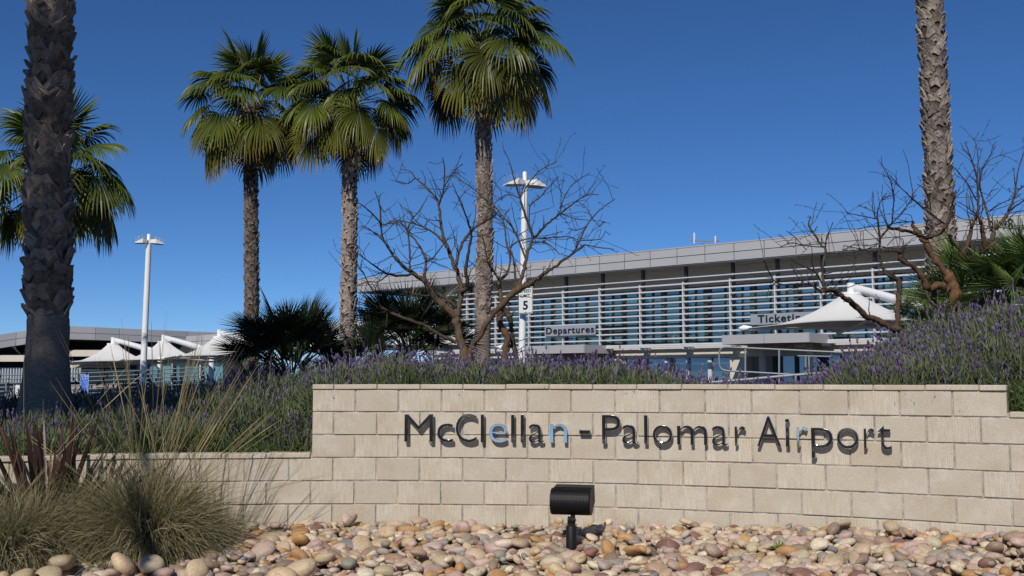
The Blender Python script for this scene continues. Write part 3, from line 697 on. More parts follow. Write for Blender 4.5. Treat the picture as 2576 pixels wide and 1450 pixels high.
railing('handrail', 'galvanised pipe handrail with a rounded end before the Ticketing doors', [loop],
        0.026, [(at(1875, 876, Yr - 0.25), at(1875, 990, Yr - 0.25)), (at(1960, 880, Yr - 0.6), at(1960, 990, Yr - 0.6))])
railing('handrail', 'short upper handrail between two posts near the Ticketing doors',
        [arcpts([at(2006, 896, 31), at(2090, 897.5, 31)], 0.05)], 0.026, [(at(2027, 897, 31), at(2027, 985, 31)), (at(2035, 897, 31), at(2035, 985, 31))])
railing('ramp_rail', 'thick sloping ramp rail rising just above the wall cap', [[at(1700, 970, 18.5), at(1880, 955, 18.3), at(2000, 944, 18), at(2110, 936, 17.8)]], 0.027,
        [(at(2001, 944, 18), at(2001, 1000, 18)), (at(1760, 965, 18.4), at(1760, 1005, 18.4))])
Y_ = 32.0
rows = [942 + 10.2 * k for k in range(8)]
rails = [[at(-80, y + 4, Y_ - 1), at(170, y - 1, Y_), at(330, y - 8, Y_ + 1.0), at(520, y - 18, Y_ + 2)] for y in rows]
railing('guard_rail', 'grey pipe guard rail with many horizontal bars behind the lavender at left', rails, 0.02,
        [(at(16, 943, Y_ - 0.7), at(14, 1050, Y_ - 0.7)), (at(115, 940, Y_ - 0.2), at(115, 1050, Y_ - 0.2)), (at(287, 936, Y_ + 0.75), at(285, 1050, Y_ + 0.75)), (at(412, 929, Y_ + 1.4), at(412, 1040, Y_ + 1.4)), (at(505, 924, Y_ + 1.9), at(505, 1040, Y_ + 1.9))])

# ------------------------------------------------------------------ lamp posts
def lamp_post(label, Y, bx, by, tx, ty, hx0, hx1, hy, rad):
    top = at(tx, ty, Y); base = at(bx, by, Y); foot = base + (base - top) * 0.35; foot[2] = GZ
    r_ = thing('lamp_post', label, 'lamp post', foot, 'white twin-head lamp posts')
    k = (top[2] - GZ); hd = at(tx, hy, Y)
    mb = MB(); mid = hd - np.array([0, 0, 0.10]); mb.tube([foot, foot + (mid - foot) * 0.5, mid], [rad * 1.12, rad * 1.05, rad * 0.92], 18); mb.build('pole', M['white'], r_, True)
    mb = MB(); mb.tube([mid, top - [0, 0, 0.02], top], [rad * 0.62, rad * 0.62, rad * 0.3], 14); mb.build('finial', M['white'], r_, True)
    dx = np.array([0.93, 0.37, 0]); dy = np.array([-0.37, 0.93, 0])
    for sgn, hx in ((-1, hx0), (1, hx1)):
        L = abs(at(hx, hy, Y)[0] - hd[0]) / 0.93; e = dx * sgn; o = hd
        pl = lambda a, w, z: [o + e * a - dy * w + [0, 0, z], o + e * a + dy * w + [0, 0, z]]
        a0, a1 = rad * 0.5, L; m1 = L * 0.45
        V = pl(a0, 0.09, 0.045) + pl(a0, 0.09, -0.045) + pl(m1, 0.17, 0.06) + pl(m1, 0.17, -0.06) + pl(a1, 0.13, -0.045) + pl(a1, 0.13, -0.07)
        f = [[0, 4, 5, 1], [2, 3, 7, 6], [0, 2, 6, 4], [1, 5, 7, 3], [4, 8, 9, 5], [6, 7, 11, 10], [4, 6, 10, 8], [5, 9, 11, 7], [8, 10, 11, 9], [0, 1, 3, 2]]
        mb = MB(); mb.add(V, f); hdm = mb.build('lamp_head', M['white'], r_)
        sp = MB(); rg = np.random.default_rng(3)
        for q in np.linspace(0.12, 0.95, 12):
            b0 = o + e * (a0 + (a1 - a0) * q) + [0, 0, 0.04 + 0.02 * (1 - abs(q - .4) * 2) - 0.10 * max(0, q - .5)]
            for w in (-0.08, 0.08):
                dd = nrm(np.array([0, 0, 1]) + rg.normal(size=3) * 0.25); sp.tube([b0 + dy * w, b0 + dy * w + dd * 0.13], 0.0022, 3, caps=False)
        sp.build('bird_spikes', M['galv'], hdm)
    return r_
lamp_post('tall white twin-head lamp post carrying the speed limit sign', 20.5, 1312, 930, 1320, 432, 1271, 1369, 461, 0.067)
lamp_post('white twin-head lamp post left of the shade umbrellas', 28, 359, 960, 374.5, 589, 344, 407, 608, 0.078)

# speed limit sign
Y = 20.37
a = at(1303.5, 791, Y); b = at(1340.5, 791, Y); c = at(1304.5, 724, Y); hgt = c[2] - a[2]
sx = nrm(np.array([0.80, -0.60, 0])); so = np.array([-0.60, -0.80, 0]); wid = (b[0] - a[0]) / 0.80 * 0.98
sg = thing('speed_limit_sign', 'white speed limit 5 sign fixed to the lamp post', 'sign', a)
ctr = np.array([(a[0] + b[0]) / 2, Y - 0.12, (a[2] + c[2]) / 2])
me = bevel_box('plate', wid, 0.006, hgt, 0.002, M['sign_white']); inst('plate', me, sg, axes(sx, -so, fz, ctr))
def sgp(u, v, e=0.006): return ctr + sx * wid * (u - 0.5) + fz * hgt * (v - 0.5) + so * e
mb = MB(); m_ = 0.03
for u0, v0, u1, v1 in ((m_, m_, 1 - m_, m_), (1 - m_, m_, 1 - m_, 1 - m_), (1 - m_, 1 - m_, m_, 1 - m_), (m_, 1 - m_, m_, m_)): mb.bar(sgp(u0, v0), sgp(u1, v1), 0.010, 0.003, up=so)
mb.build('border', M['letter_black'], sg)
lettering(sg, 'SPEED', sgp(0.12, 0.80), sgp(0.88, 0.80), hgt * 0.115, fz, so, M['letter_black'], 0.01, 0.002)
lettering(sg, 'LIMIT', sgp(0.18, 0.62), sgp(0.82, 0.62), hgt * 0.115, fz, so, M['letter_black'], 0.01, 0.002)
lettering(sg, '5', sgp(0.33, 0.17), sgp(0.67, 0.17), hgt * 0.33, fz, so, M['letter_black'], 0.03, 0.002)
for v in (0.06, 0.95):
    mb = MB(); mb.tube([sgp(0.5, v, 0.003), sgp(0.5, v, 0.012)], 0.012, 8); mb.build('bolt', M['galv'], sg)
mb = MB(); mb.bar(ctr - so * 0.004 + fz * hgt * 0.3, ctr - so * 0.10 + fz * hgt * 0.3, 0.05, 0.02); mb.bar(ctr - so * 0.004 - fz * hgt * 0.3, ctr - so * 0.10 - fz * hgt * 0.3, 0.05, 0.02); mb.build('clamp', M['galv'], sg)

# parking signs at the left
def post_sign(name, label, px0, px1, py0, py1, Y, m):
    a = at(px0, py1, Y); b = at(px1, py0, Y)
    r_ = thing(name, label, 'sign', ((a[0] + b[0]) / 2, Y + 0.03, 0.4))
    me = bevel_box('plate', b[0] - a[0], 0.006, b[2] - a[2], 0.002, m); inst('plate', me, r_, Matrix.Translation(((a[0] + b[0]) / 2, Y, (a[2] + b[2]) / 2)))
    mb = MB(); mb.box(((a[0] + b[0]) / 2, Y + 0.03, (0.4 + b[2]) / 2), (0.05, 0.04, b[2] - 0.4 - 0.02)); mb.build('post', M['galv'], r_)
    def g(u, v, e=0.005): return np.array([a[0] + (b[0] - a[0]) * u, Y - e, a[2] + (b[2] - a[2]) * v])
    return r_, g, b[0] - a[0], b[2] - a[2]
ex, ey = np.array([1.0, 0, 0]), np.array([0, -1.0, 0])
r_, g, w, h = post_sign('parking_sign', 'blue accessible parking only sign right of the palm trunk', 200, 224, 942, 995, 21, M['sign_blue'])
lettering(r_, 'PARKING', g(0.42, 0.88), g(0.93, 0.88), h * 0.07, fz, ey, M['sign_white'], 0.02, 0.001)
lettering(r_, 'ONLY', g(0.52, 0.76), g(0.84, 0.76), h * 0.07, fz, ey, M['sign_white'], 0.02, 0.001)
mb = MB()                                                     # wheelchair symbol
th = np.linspace(math.radians(120), math.radians(350), 12); cc = g(0.25, 0.77)
mb.tube([cc + ex * math.cos(q) * w * 0.11 + fz * math.sin(q) * w * 0.11 for q in th], 0.004, 4)
mb.tube([g(0.20, 0.93), g(0.22, 0.83), g(0.34, 0.83), g(0.38, 0.73), g(0.43, 0.73)], 0.0045, 4); mb.tube([g(0.21, 0.88), g(0.33, 0.88)], 0.004, 4); mb.lathe(g(0.2, 0.955), [(0.0, -0.008), (0.011, 0), (0, 0.008)], 8)
mb.build('wheelchair_symbol', M['sign_white'], r_)
mb = MB(); rg = np.random.default_rng(2)
for k in range(8):
    v = 0.66 - k * 0.062; u = 0.12
    while u < 0.84:
        l = rg.uniform(0.06, 0.16); mb.bar(g(u, v), g(min(u + l, 0.9), v), h * 0.012, 0.002, up=ey); u += l + 0.05
mb.build('fine_print', M['sign_white'], r_)
mb = MB()
for u0, v0, u1, v1 in ((.05, .02, .95, .02), (.95, .02, .95, .98), (.95, .98, .05, .98), (.05, .98, .05, .02), (.1, .09, .9, .09)): mb.bar(g(u0, v0), g(u1, v1), 0.005, 0.002, up=ey)
mb.build('border', M['sign_white'], r_)
r_, g, w, h = post_sign('parking_sign', 'small white 2 hour parking sign left of the palm trunk', 37.5, 49.5, 969, 1006, 24, M['sign_white'])
lettering(r_, '2', g(0.35, 0.62), g(0.62, 0.62), h * 0.16, fz, ey, M['sign_green'], 0.02, 0.001)
lettering(r_, 'HOUR', g(0.2, 0.44), g(0.8, 0.44), h * 0.07, fz, ey, M['sign_green'], 0.02, 0.001)
lettering(r_, 'PARKING', g(0.12, 0.26), g(0.88, 0.26), h * 0.07, fz, ey, M['sign_green'], 0.02, 0.001)

# ------------------------------------------------------------------ steel letters on the wall
letters = [('M', 1018, 1091, 0), ('c', 1101, 1141, 0), ('C', 1147, 1200, 0), ('l', 1209, 1217.5, 0), ('e', 1230, 1275, 2.3), ('l', 1284.7, 1293.5, 0), ('l', 1308.5, 1317.5, 0),
           ('a', 1329, 1367.5, 0), ('n', 1381, 1424, 2.2), ('-', 1455, 1482, 0), ('P', 1512, 1558.6, 0), ('a', 1562, 1602.6, 0), ('l', 1616, 1625.6, 0), ('o', 1637, 1687, 0), ('m', 1699, 1774, 0),
           ('a', 1785, 1827, 0), ('r', 1842.5, 1869, 0), ('A', 1898, 1959, 0), ('i', 1969, 1980, 0), ('r', 1996.6, 2024, 0.9), ('p', 2033, 2087, 0.5), ('o', 2096, 2152, 0.6), ('r', 2163.6, 2192, 0.8), ('t', 2197.6, 2234, 0)]
BASE_Z = 1.163; CAPH = 0.252
capm = text_mesh('H'); cl, ch = bounds(capm); unit = CAPH / (ch[1] - cl[1]); bpy.data.meshes.remove(capm)
names = {'-': 'hyphen'}
ordn = {}
word_of = ['McClellan'] * 9 + ['hyphen'] + ['Palomar'] * 7 + ['Airport'] * 7
nth = ['first', 'second', 'third']
cnt = {}
tot = {}
for k, L_ in enumerate(letters): tot[(word_of[k], L_[0])] = tot.get((word_of[k], L_[0]), 0) + 1
rg = np.random.default_rng(8)
for k, (chh, x0, x1, tilt) in enumerate(letters):
    off = 0.055
    s0, s1 = wall_s_of_px(x0, off), wall_s_of_px(x1, off); sm = (s0 + s1) / 2
    q, tg = wall_at(sm); nn = np.array([tg[1], -tg[0], 0.0]); tg3 = np.array([tg[0], tg[1], 0.0]); wdt = (s1 - s0) * 0.985
    me = text_mesh(chh, unit, 0.014, 0.003, -0.0065); me.polygons.foreach_set('use_smooth', [False] * len(me.polygons))
    lo, hi = bounds(me)
    if chh == '-': fit_text(me, -wdt / 2, wdt / 2, 0.085, 0.116)
    else: fit_text(me, -wdt / 2, wdt / 2)
    me.materials.append(M['chrome'])
    key = (word_of[k], chh); cnt[key] = cnt.get(key, 0) + 1
    up = nth[cnt[key] - 1] + ' ' if tot[key] > 1 else ''
    kind = 'capital' if chh.isupper() else 'small'
    lab = 'polished steel hyphen between the two words on the block wall' if chh == '-' else f'{up}{kind} polished steel letter {chh} in the word {word_of[k]} on the wall'
    c = np.array([q[0], q[1], BASE_Z]) + nn * 0.042
    R = Matrix.Rotation(math.radians(-tilt + rg.normal() * 0.25), 4, 'X') @ Matrix.Rotation(rg.normal() * 0.004, 4, 'Y')
    r_ = thing('steel_letter' if chh != '-' else 'steel_hyphen', lab, 'letter', c, 'steel letters of the airport name')
    o = inst('letter_face', me, r_, axes(tg3, fz, nn, c) @ R)
    lo, hi = bounds(me); pins = MB()
    vs = np.array([v.co for v in me.vertices]); pick = [vs[np.argmin(np.abs(vs[:, 1] - yy) + 0.2 * np.abs(vs[:, 0]))] for yy in (lo[1] + 0.03, hi[1] - 0.03)]
    for v in pick:
        b0 = c + tg3 * v[0] * 0.9 + fz * v[1]; pins.tube([b0, b0 - nn * 0.05], 0.005, 6)
    pins.build('standoff_pin', M['galv'], r_)

# ------------------------------------------------------------------ black flood light on a stake
Yf = 8.35; lb = at(1437, 1362, Yf); base = np.array([lb[0], Yf, float(bed_z(lb[0], Yf))])
fx = thing('flood_light', 'black ribbed landscape flood light on a post, aimed at the wall', 'flood light', base)
k = Yf / F
mb = MB(); mb.tube([base - fz * 0.05, at(1437, 1325, Yf), at(1437, 1323, Yf)], [13 * k, 13 * k, 11.5 * k], 24); mb.build('stake', M['black'], fx, True)
mb = MB(); mb.box(at(1438, 1318, Yf), (18 * k, 12 * k, 12 * k)); mb.tube([at(1429, 1308, Yf) + [0, -.004, 0], at(1438, 1308, Yf)], 8.5 * k, 14); mb.tube([at(1438.5, 1308, Yf) - [0, .012, 0], at(1447, 1308, Yf) - [0, .012, 0]], 7.5 * k, 14); mb.box(at(1441, 1299, Yf) - [0, .006, 0], (11 * k, 8 * k, 16 * k)); mb.box(at(1432, 1314, Yf), (9 * k, 10 * k, 12 * k)); mb.build('knuckle', M['black'], fx)
mb = MB(); mb.tube([at(1445.5, 1308, Yf) - [0, .012, 0], at(1450, 1308, Yf) - [0, .012, 0]], 3 * k, 8); mb.build('bolt', M['galv'], fx)
hx = nrm(np.array([0.975, -0.22, 0.0])); hy = nrm(np.array([0.22, 0.975, 0.0])); hc = at(1438, 1262, Yf + 0.02)
R_ = 33 * k; HL = 50 * k
mb = MB(); nrib = 26; prof = [(0.001, -HL), (R_ * 0.97, -HL), (R_, -HL + 0.004)]
for i in range(nrib):
    x0 = -HL + 0.010 + (2 * HL - 0.020) * i / nrib; dx = (2 * HL - 0.020) / nrib
    prof += [(R_, x0), (R_, x0 + dx * 0.5), (R_ - 0.006, x0 + dx * 0.6), (R_ - 0.006, x0 + dx * 0.95)]
prof += [(R_, HL - 0.004), (R_ * 0.97, HL), (0.001, HL)]
mb.lathe(hc, prof, 32, axis=[np.array([0, 0, 1.0]), hy, hx]); mb.build('lamp_housing', M['black'], fx)
pr = np.array([[0, R_ * 0.30, R_ * 1.02], [0, R_ * 1.55, R_ * 1.12], [0, R_ * 1.85, -R_ * 0.15], [0, R_ * 0.95, -R_ * 0.55]])
poly = np.array([hc + hy * q[1] + fz * q[2] for q in pr]); mb = MB(); mb.prism(poly, -hx * HL * 0.93, hx * HL * 1.0); mb.build('visor', M['black'], fx)

# ------------------------------------------------------------------ cobbles
rng = np.random.default_rng(21)
pal = [('tan', (.50, .38, .245), .25), ('pink_grey', (.46, .34, .275), .24), ('grey', (.31, .28, .235), .10), ('cream', (.60, .50, .355), .15), ('orange', (.45, .255, .105), .11), ('maroon', (.21, .115, .09), .05), ('brown', (.29, .205, .145), .13), ('slate', (.22, .215, .21), .03)]
pw = np.array([p_[2] for p_ in pal]); pw /= pw.sum()
ico = bmesh.new(); bmesh.ops.create_icosphere(ico, subdivisions=3, radius=1.0); IV = np.array([v.co[:] for v in ico.verts]); IF = np.array([[v.index for v in f.verts] for f in ico.faces]); ico.free()
ico = bmesh.new(); bmesh.ops.create_icosphere(ico, subdivisions=2, radius=1.0); IV2 = np.array([v.co[:] for v in ico.verts]); IF2 = np.array([[v.index for v in f.verts] for f in ico.faces]); ico.free()
ico = bmesh.new(); bmesh.ops.create_icosphere(ico, subdivisions=1, radius=1.0); IV1 = np.array([v.co[:] for v in ico.verts]); IF1 = np.array([[v.index for v in f.verts] for f in ico.faces]); ico.free()
def stone_shape(V, rg):
    e = rg.uniform(0.75, 1.08, 3) * [1.08, 0.82, 0.52]; q = V.copy()
    for _ in range(5):
        d = nrm(rg.normal(size=3)); q += V * (0.09 * np.sin(2.0 * (V @ d) * rg.uniform(0.7, 1.5) + rg.uniform(0, 6)))[:, None]
    p_ = rg.uniform(0.82, 1.0); q = np.sign(q) * np.abs(q) ** p_
    return q * e
stones = []
PX, PY, PR = np.empty(0), np.empty(0), np.empty(0)
def try_stones(n, r0, r1, dens, lift, zone):
    global PX, PY, PR
    lx, ly, lr = list(PX) if lift == 0 else [], list(PY) if lift == 0 else [], list(PR) if lift == 0 else []
    AX, AY, AR = np.array(lx + [99] * n), np.array(ly + [99] * n), np.array(lr + [0.0] * n); m = len(lx)
    for _ in range(n * 3):
        if m - len(lx) >= n: break
        Y = rng.uniform(6.3, 9.6); X = rng.uniform(-0.55 * Y - 0.8, 0.55 * Y + 0.8)
        r = rng.uniform(r0, r1)
        if Y > wall_y(X) - r * 0.75 - 0.02: continue
        if zone is not None and not zone(X, Y): continue
        if (X - base[0]) ** 2 + (Y - base[1]) ** 2 < (r * 0.8 + 0.05) ** 2: continue
        if m and np.any((AX[:m] - X) ** 2 + (AY[:m] - Y) ** 2 < (dens * (AR[:m] + r)) ** 2): continue
        AX[m], AY[m], AR[m] = X, Y, r; m += 1
        stones.append((X, Y, r, lift))
    if lift == 0: PX, PY, PR = AX[:m], AY[:m], AR[:m]
try_stones(420, 0.066, 0.098, 0.85, 0, None)
try_stones(1500, 0.045, 0.066, 0.78, 0, None)
try_stones(5200, 0.024, 0.045, 0.72, 0, None)
try_stones(260, 0.04, 0.075, 2.0, 1, None)
try_stones(46, 0.075, 0.108, 0.92, 2, lambda X, Y: -3.75 < X < -1.5 and 6.9 < Y < 7.62)      # heap at the lower left
def proj(X, Y, Z):
    d = np.array([X, Y, Z - EYE]); zc = d[1] * ct + d[2] * st; yc = -d[1] * st + d[2] * ct
    return W0 / 2 + F * d[0] / zc, H0 / 2 - F * yc / zc
info = []
for X, Y, r, lift in stones:
    z = float(bed_z(X, Y)) + (0.012 if lift == 0 else 0.05 + r * 0.25 + (0.03 if lift == 2 else 0)) + rng.uniform(-0.012, 0.016)
    px, py = proj(X, Y, z); vis = -20 < px < W0 + 20 and py < H0 + 25
    ci = rng.choice(len(pal), p=pw) if lift < 2 else rng.choice([0, 0, 1, 3, 3]); col = np.array(pal[ci][1]) * rng.uniform(0.8, 1.15) * (1 + rng.normal(size=3) * 0.03)
    rot = Matrix.Rotation(rng.uniform(0, 6.28), 4, 'Z') @ Matrix.Rotation(rng.normal() * 0.28, 4, 'X') @ Matrix.Rotation(rng.normal() * 0.28, 4, 'Y')
    info.append((r / Y * (1.25 if lift else 1) if vis else -1, X, Y, z, r, col, rot))
order = np.argsort([-q[0] for q in info]); big = set(order[:300])
shapes = []
for k in range(14):
    m_ = MB(); m_.add(stone_shape(IV, rng), IF); me = m_.mesh('cobble', True); me.materials.append(M['stone_obj']); shapes.append(me)
mass = MB()
for k, q in enumerate(info):
    if k in big:
        o = inst('cobble', shapes[k % 14], bed, Matrix.Translation((q[1], q[2], q[3])) @ q[6] @ Matrix.Scale(q[4] * 1.12, 4), q[5])
    else:
        tiny = q[4] < 0.036; V = stone_shape(IV1 if tiny else IV2, rng) * q[4] * 1.14; R3 = np.array(q[6].to_3x3()); mass.add(V @ R3.T + [q[1], q[2], q[3]], IF1 if tiny else IF2, q[5])
o = mass.build('small_cobbles', M['stone_col'], bed, True); o['kind'] = 'stuff'

# ------------------------------------------------------------------ palms
def frond(mb, base, az, elev, Lp, Lb, rng, nseg=38, droop=1.0, span=1.95, split=0.5, sag=0.5, c0=(.05, .09, .02), c1=(.10, .13, .03), tipc=(.16, .12, .04), pr=0.018, blade_tilt=0.35, twist=0.0, pcol=(.13, .15, .04), wf=1.0, roll=0.3):
    d = np.array([math.cos(az) * math.cos(elev), math.sin(az) * math.cos(elev), math.sin(elev)]); p = np.array(base, float); pts = [p.copy()]
    for k in range(6):
        p = p + d * Lp / 6; pts.append(p.copy()); d = nrm(d + np.array([0, 0, -sag / 6]))
    mb.tube(pts, np.linspace(pr, pr * 0.55, 7), 5, caps=False, col=np.array(pcol))
    hz = np.array([math.cos(az), math.sin(az), 0]); S = np.cross(d, fz) if abs(d[2]) < 0.97 else np.cross(hz, fz); S = nrm(S); Nn = np.cross(S, d)
    S, Nn = S * math.cos(twist) + Nn * math.sin(twist), Nn * math.cos(twist) - S * math.sin(twist)
    T = nrm(d * math.cos(blade_tilt) - Nn * math.sin(blade_tilt)); Nn = np.cross(S, T)
    a = np.linspace(-span, span, nseg) + rng.normal(size=nseg) * 0.015; da = 2 * span / nseg
    D = nrm(T[None] * np.cos(a)[:, None] + S[None] * np.sin(a)[:, None] - Nn[None] * (0.18 * np.sin(a) ** 2)[:, None])
    Ls = Lb * (1 - 0.28 * (np.abs(a) / span) ** 2) * rng.uniform(0.92, 1.05, nseg)
    rr = np.array([0.03, 0.22, 0.42, 0.58, 0.72, 0.84, 0.93, 1.0]); K = len(rr)
    Wv = nrm(np.cross(Nn[None], D)); p = pts[-1][None] + D * (Ls * rr[0])[:, None]; dd = D.copy()
    V = []; Cl = []
    hs = split * math.tan(da / 2) * wf
    rl = rng.normal(size=nseg)[:, None] * roll; Wv = nrm(Wv + np.cross(D, Wv) * rl)
    dj = droop * rng.uniform(0.7, 1.3, nseg)
    for k in range(K):
        r = rr[k]; hw = (r * math.tan(da / 2) * wf if r <= split else hs * (1 - ((r - split) / (1 - split)) ** 1.4) + 0.0015) * Ls
        fn_ = nrm(np.cross(dd, Wv)); fd = 0.55
        V.append(np.stack([p - Wv * hw[:, None] - fn_ * (hw * fd)[:, None], p + fn_ * (hw * fd * 0.4)[:, None], p + Wv * hw[:, None] - fn_ * (hw * fd)[:, None]], 1))
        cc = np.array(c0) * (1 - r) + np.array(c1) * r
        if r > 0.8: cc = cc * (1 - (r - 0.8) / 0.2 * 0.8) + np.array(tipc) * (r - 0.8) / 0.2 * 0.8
        Cl.append(np.broadcast_to(cc, (nseg, 3, 3)) * rng.uniform(0.85, 1.15, (nseg, 1, 1)))
        if k < K - 1:
            p = p + dd * (Ls * (rr[k + 1] - r))[:, None]
            g = dj * (0.10 if r < split * 0.8 else 0.58) * (rr[k + 1] - r) / 0.14
            dd = nrm(dd - fz[None] * g[:, None] * 0.55)
    V = np.stack(V, 1); Cl = np.stack(Cl, 1)                   # nseg, K, 3, 3
    b = (np.arange(nseg)[:, None, None] * K + np.arange(K - 1)[None, :, None]) * 3 + np.arange(2)[None, None]
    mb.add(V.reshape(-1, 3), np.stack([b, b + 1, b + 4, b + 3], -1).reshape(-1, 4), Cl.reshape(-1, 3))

def boot_mesh(R, w, h, rg, weave):
    """one old leaf base: a plate that clasps the trunk, split below, with a cut stub standing off above"""
    nx, nz = 7, 5; V = []; lean = rg.normal() * 0.22
    for j in range(nz):
        t = j / (nz - 1)                                        # 0 bottom, 1 top
        ww = w * (1.25 - 0.90 * t ** 0.8) if weave else w * (1.0 - 0.5 * t ** 1.2); out = 0.012 + h * (0.05 + 0.22 * t ** 1.6)
        for i in range(nx):
            u = i / (nx - 1) * 2 - 1; th = u * ww / 2 / R + lean * t * w / R * 0.8
            zz = h * t - h * 0.5
            zz += (1 - t) * h * (0.72 if weave else 0.25) * max(0, 1 - abs(u) * 1.25) - (0 if weave else t * h * 0.18 * abs(u)) + rg.normal() * h * 0.02 + t * h * 0.10 * (rg.random() - .5)
            o = out * (1 - 0.35 * u * u * (1 - t)) + rg.normal() * 0.003
            V.append((math.sin(th) * (R + o), math.cos(th) * (R + o), zz))
    n = nx * nz; V = np.array(V); inn = V.copy(); rad = np.hypot(inn[:, 0], inn[:, 1]); f_ = np.maximum(rad - np.maximum(0.022, 0.10 * h), R * 0.9) / rad; inn[:, :2] *= f_[:, None]
    q = []
    for j in range(nz - 1):
        for i in range(nx - 1):
            a = j * nx + i; q.append([a, a + nx, a + nx + 1, a + 1]); q.append([n + a, n + a + 1, n + a + nx + 1, n + a + nx])
    ring = [i for i in range(nx)] + [j * nx + nx - 1 for j in range(1, nz)] + [(nz - 1) * nx + i for i in range(nx - 2, -1, -1)] + [j * nx for j in range(nz - 2, 0, -1)]
    for a, b in zip(ring, ring[1:] + ring[:1]): q.append([a, b, n + b, n + a])
    return np.vstack([V, inn]), np.array(q)

def palm(label, path, widths, Y, seed, crown=True, crown_r=1.9, z_boot0=None, nboot=500, boot=(0.16, 0.16), sep=0, nfr=40, smooth_base=True, crown_top=None, yellow=0.3, bootm='boot'):
    """path: photo points of the trunk axis from the ground up; widths in photo units"""
    rg = np.random.default_rng(seed)
    P = np.array([at(x, y, Y) for x, y in path]); Rr = np.array(widths) / 2 * Y / F
    if crown_top is not None: P = np.vstack([P, crown_top]); Rr = np.append(Rr, Rr[-1])
    gz = float(bank_z(P[0][0], Y)) - 0.05; P[0][2] = min(P[0][2], gz) if P[0][2] > gz else P[0][2]
    if P[0][2] > gz: P[0][2] = gz
    zz = np.linspace(P[0][2], P[-1][2], 60); ax = np.stack([np.interp(zz, P[:, 2], P[:, 0]), np.interp(zz, P[:, 2], P[:, 1]), zz], 1); rad = np.interp(zz, P[:, 2], Rr)
    r_ = thing('palm_tree', label, 'palm tree', ax[0], 'fan palms around the airport sign')
    mb = MB(); core = rad * (0.74 if z_boot0 is None else np.where(zz > z_boot0, 0.74, 1.0 - 0.08 * sstep(z_boot0 - 1.2, z_boot0, zz))); core = core * (1 + 0.012 * np.sin(zz * 60))
    mb.tube(ax, core, 20, wob=0.012, rng=rg); trunk = mb.build('trunk', M['bark_smooth'] if z_boot0 is not None else M['bark'], r_, True)
    zb0 = z_boot0 if z_boot0 is not None else zz[0] + 0.1; zb1 = zz[-1]
    Rm = float(np.interp((zb0 + zb1) / 2, zz, rad)) * 0.73
    vars_ = []
    for k in range(6):
        V, q = boot_mesh(Rm, boot[0] * rg.uniform(0.85, 1.2), boot[1] * rg.uniform(0.8, 1.25), rg, bootm == 'boot_dark'); vars_.append((V, q))
    meshes = []
    if sep:
        for V, q in vars_:
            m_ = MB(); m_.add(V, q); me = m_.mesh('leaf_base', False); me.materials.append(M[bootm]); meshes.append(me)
    lst = []
    for k in range(nboot):
        z = zb0 + (zb1 - zb0) * (k + rg.uniform(-.4, .4)) / nboot; az = k * 2.39996 + rg.normal() * 0.28
        c = np.array([np.interp(z, zz, ax[:, 0]), np.interp(z, zz, ax[:, 1]), z]); s_ = float(np.interp(z, zz, rad)) * 0.73 / Rm
        face = math.sin(az) * 0 + math.cos(az)                  # local +y turned by az
        dirv = np.array([-math.sin(az), math.cos(az)]); toward = -(dirv @ nrm(c[:2])); px, py = proj(*c)
        lst.append((toward if -40 < py < 1460 else -2, c, az, s_, k % 6))
    lst.sort(key=lambda e: -e[0]); mass = MB()
    for k, (tw, c, az, s_, v) in enumerate(lst):
        mx = Matrix.Translation(c) @ Matrix.Rotation(az, 4, 'Z') @ Matrix.Rotation(rg.normal() * 0.10, 4, 'Y') @ Matrix.Scale(s_ * rg.uniform(0.97, 1.08), 4) @ Matrix.Scale(rg.uniform(0.7, 1.35), 4, (0, 0, 1))
        if k < sep: inst('leaf_base', meshes[v], trunk, mx)
        else:
            V, q = vars_[v]; A = np.array(mx); mass.add(V @ A[:3, :3].T + A[:3, 3], q)
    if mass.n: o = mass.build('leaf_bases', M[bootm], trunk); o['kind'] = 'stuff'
    if crown:
        top = ax[-1]; k_ = crown_r / 1.9
        for k in range(nfr):
            t = k / (nfr - 1); az = k * 2.39996 + rg.normal() * 0.15
            el = math.radians(84 - 108 * t ** 0.9) + rg.normal() * 0.12
            mb = MB(); old = max(0, (t - 0.55) / 0.45)
            tip = np.array((.15, .12, .03)) * (1 - old) + np.array((.42, .22, .07)) * old
            c1 = np.array((.125, .165, .016)) * (1 - old * yellow) + np.array((.26, .19, .025)) * old * yellow
            b0 = top + np.array([0, 0, 0.15 - 0.55 * t]) * k_ + np.array([math.cos(az), math.sin(az), 0]) * 0.12
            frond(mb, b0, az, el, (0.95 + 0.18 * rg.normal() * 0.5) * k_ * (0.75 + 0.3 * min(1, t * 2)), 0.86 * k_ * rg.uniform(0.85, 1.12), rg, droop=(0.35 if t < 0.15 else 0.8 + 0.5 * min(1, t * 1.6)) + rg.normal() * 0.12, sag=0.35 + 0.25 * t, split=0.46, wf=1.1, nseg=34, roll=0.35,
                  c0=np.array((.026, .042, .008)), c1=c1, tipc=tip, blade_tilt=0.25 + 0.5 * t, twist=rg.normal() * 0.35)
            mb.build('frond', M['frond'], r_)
    return r_
palm('thick dark fan palm trunk in the left foreground, base smooth and leaf bases crossing above', [(110, 1128), (112, 1060), (117, 950), (121, 845), (121, 770), (121, 600), (122, 400), (124, 200), (126, 0), (127, -120)],
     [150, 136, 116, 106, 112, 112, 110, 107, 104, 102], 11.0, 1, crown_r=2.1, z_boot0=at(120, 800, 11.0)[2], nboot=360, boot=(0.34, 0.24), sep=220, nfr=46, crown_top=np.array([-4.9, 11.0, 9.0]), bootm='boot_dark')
palm('fan palm whose green crown shows behind the foreground trunk at far left', [(138, 1000), (138, 700), (140, 430)], [46, 42, 42], 22.5, 2, crown_r=2.2, nboot=260, boot=(0.14, 0.15), nfr=40)
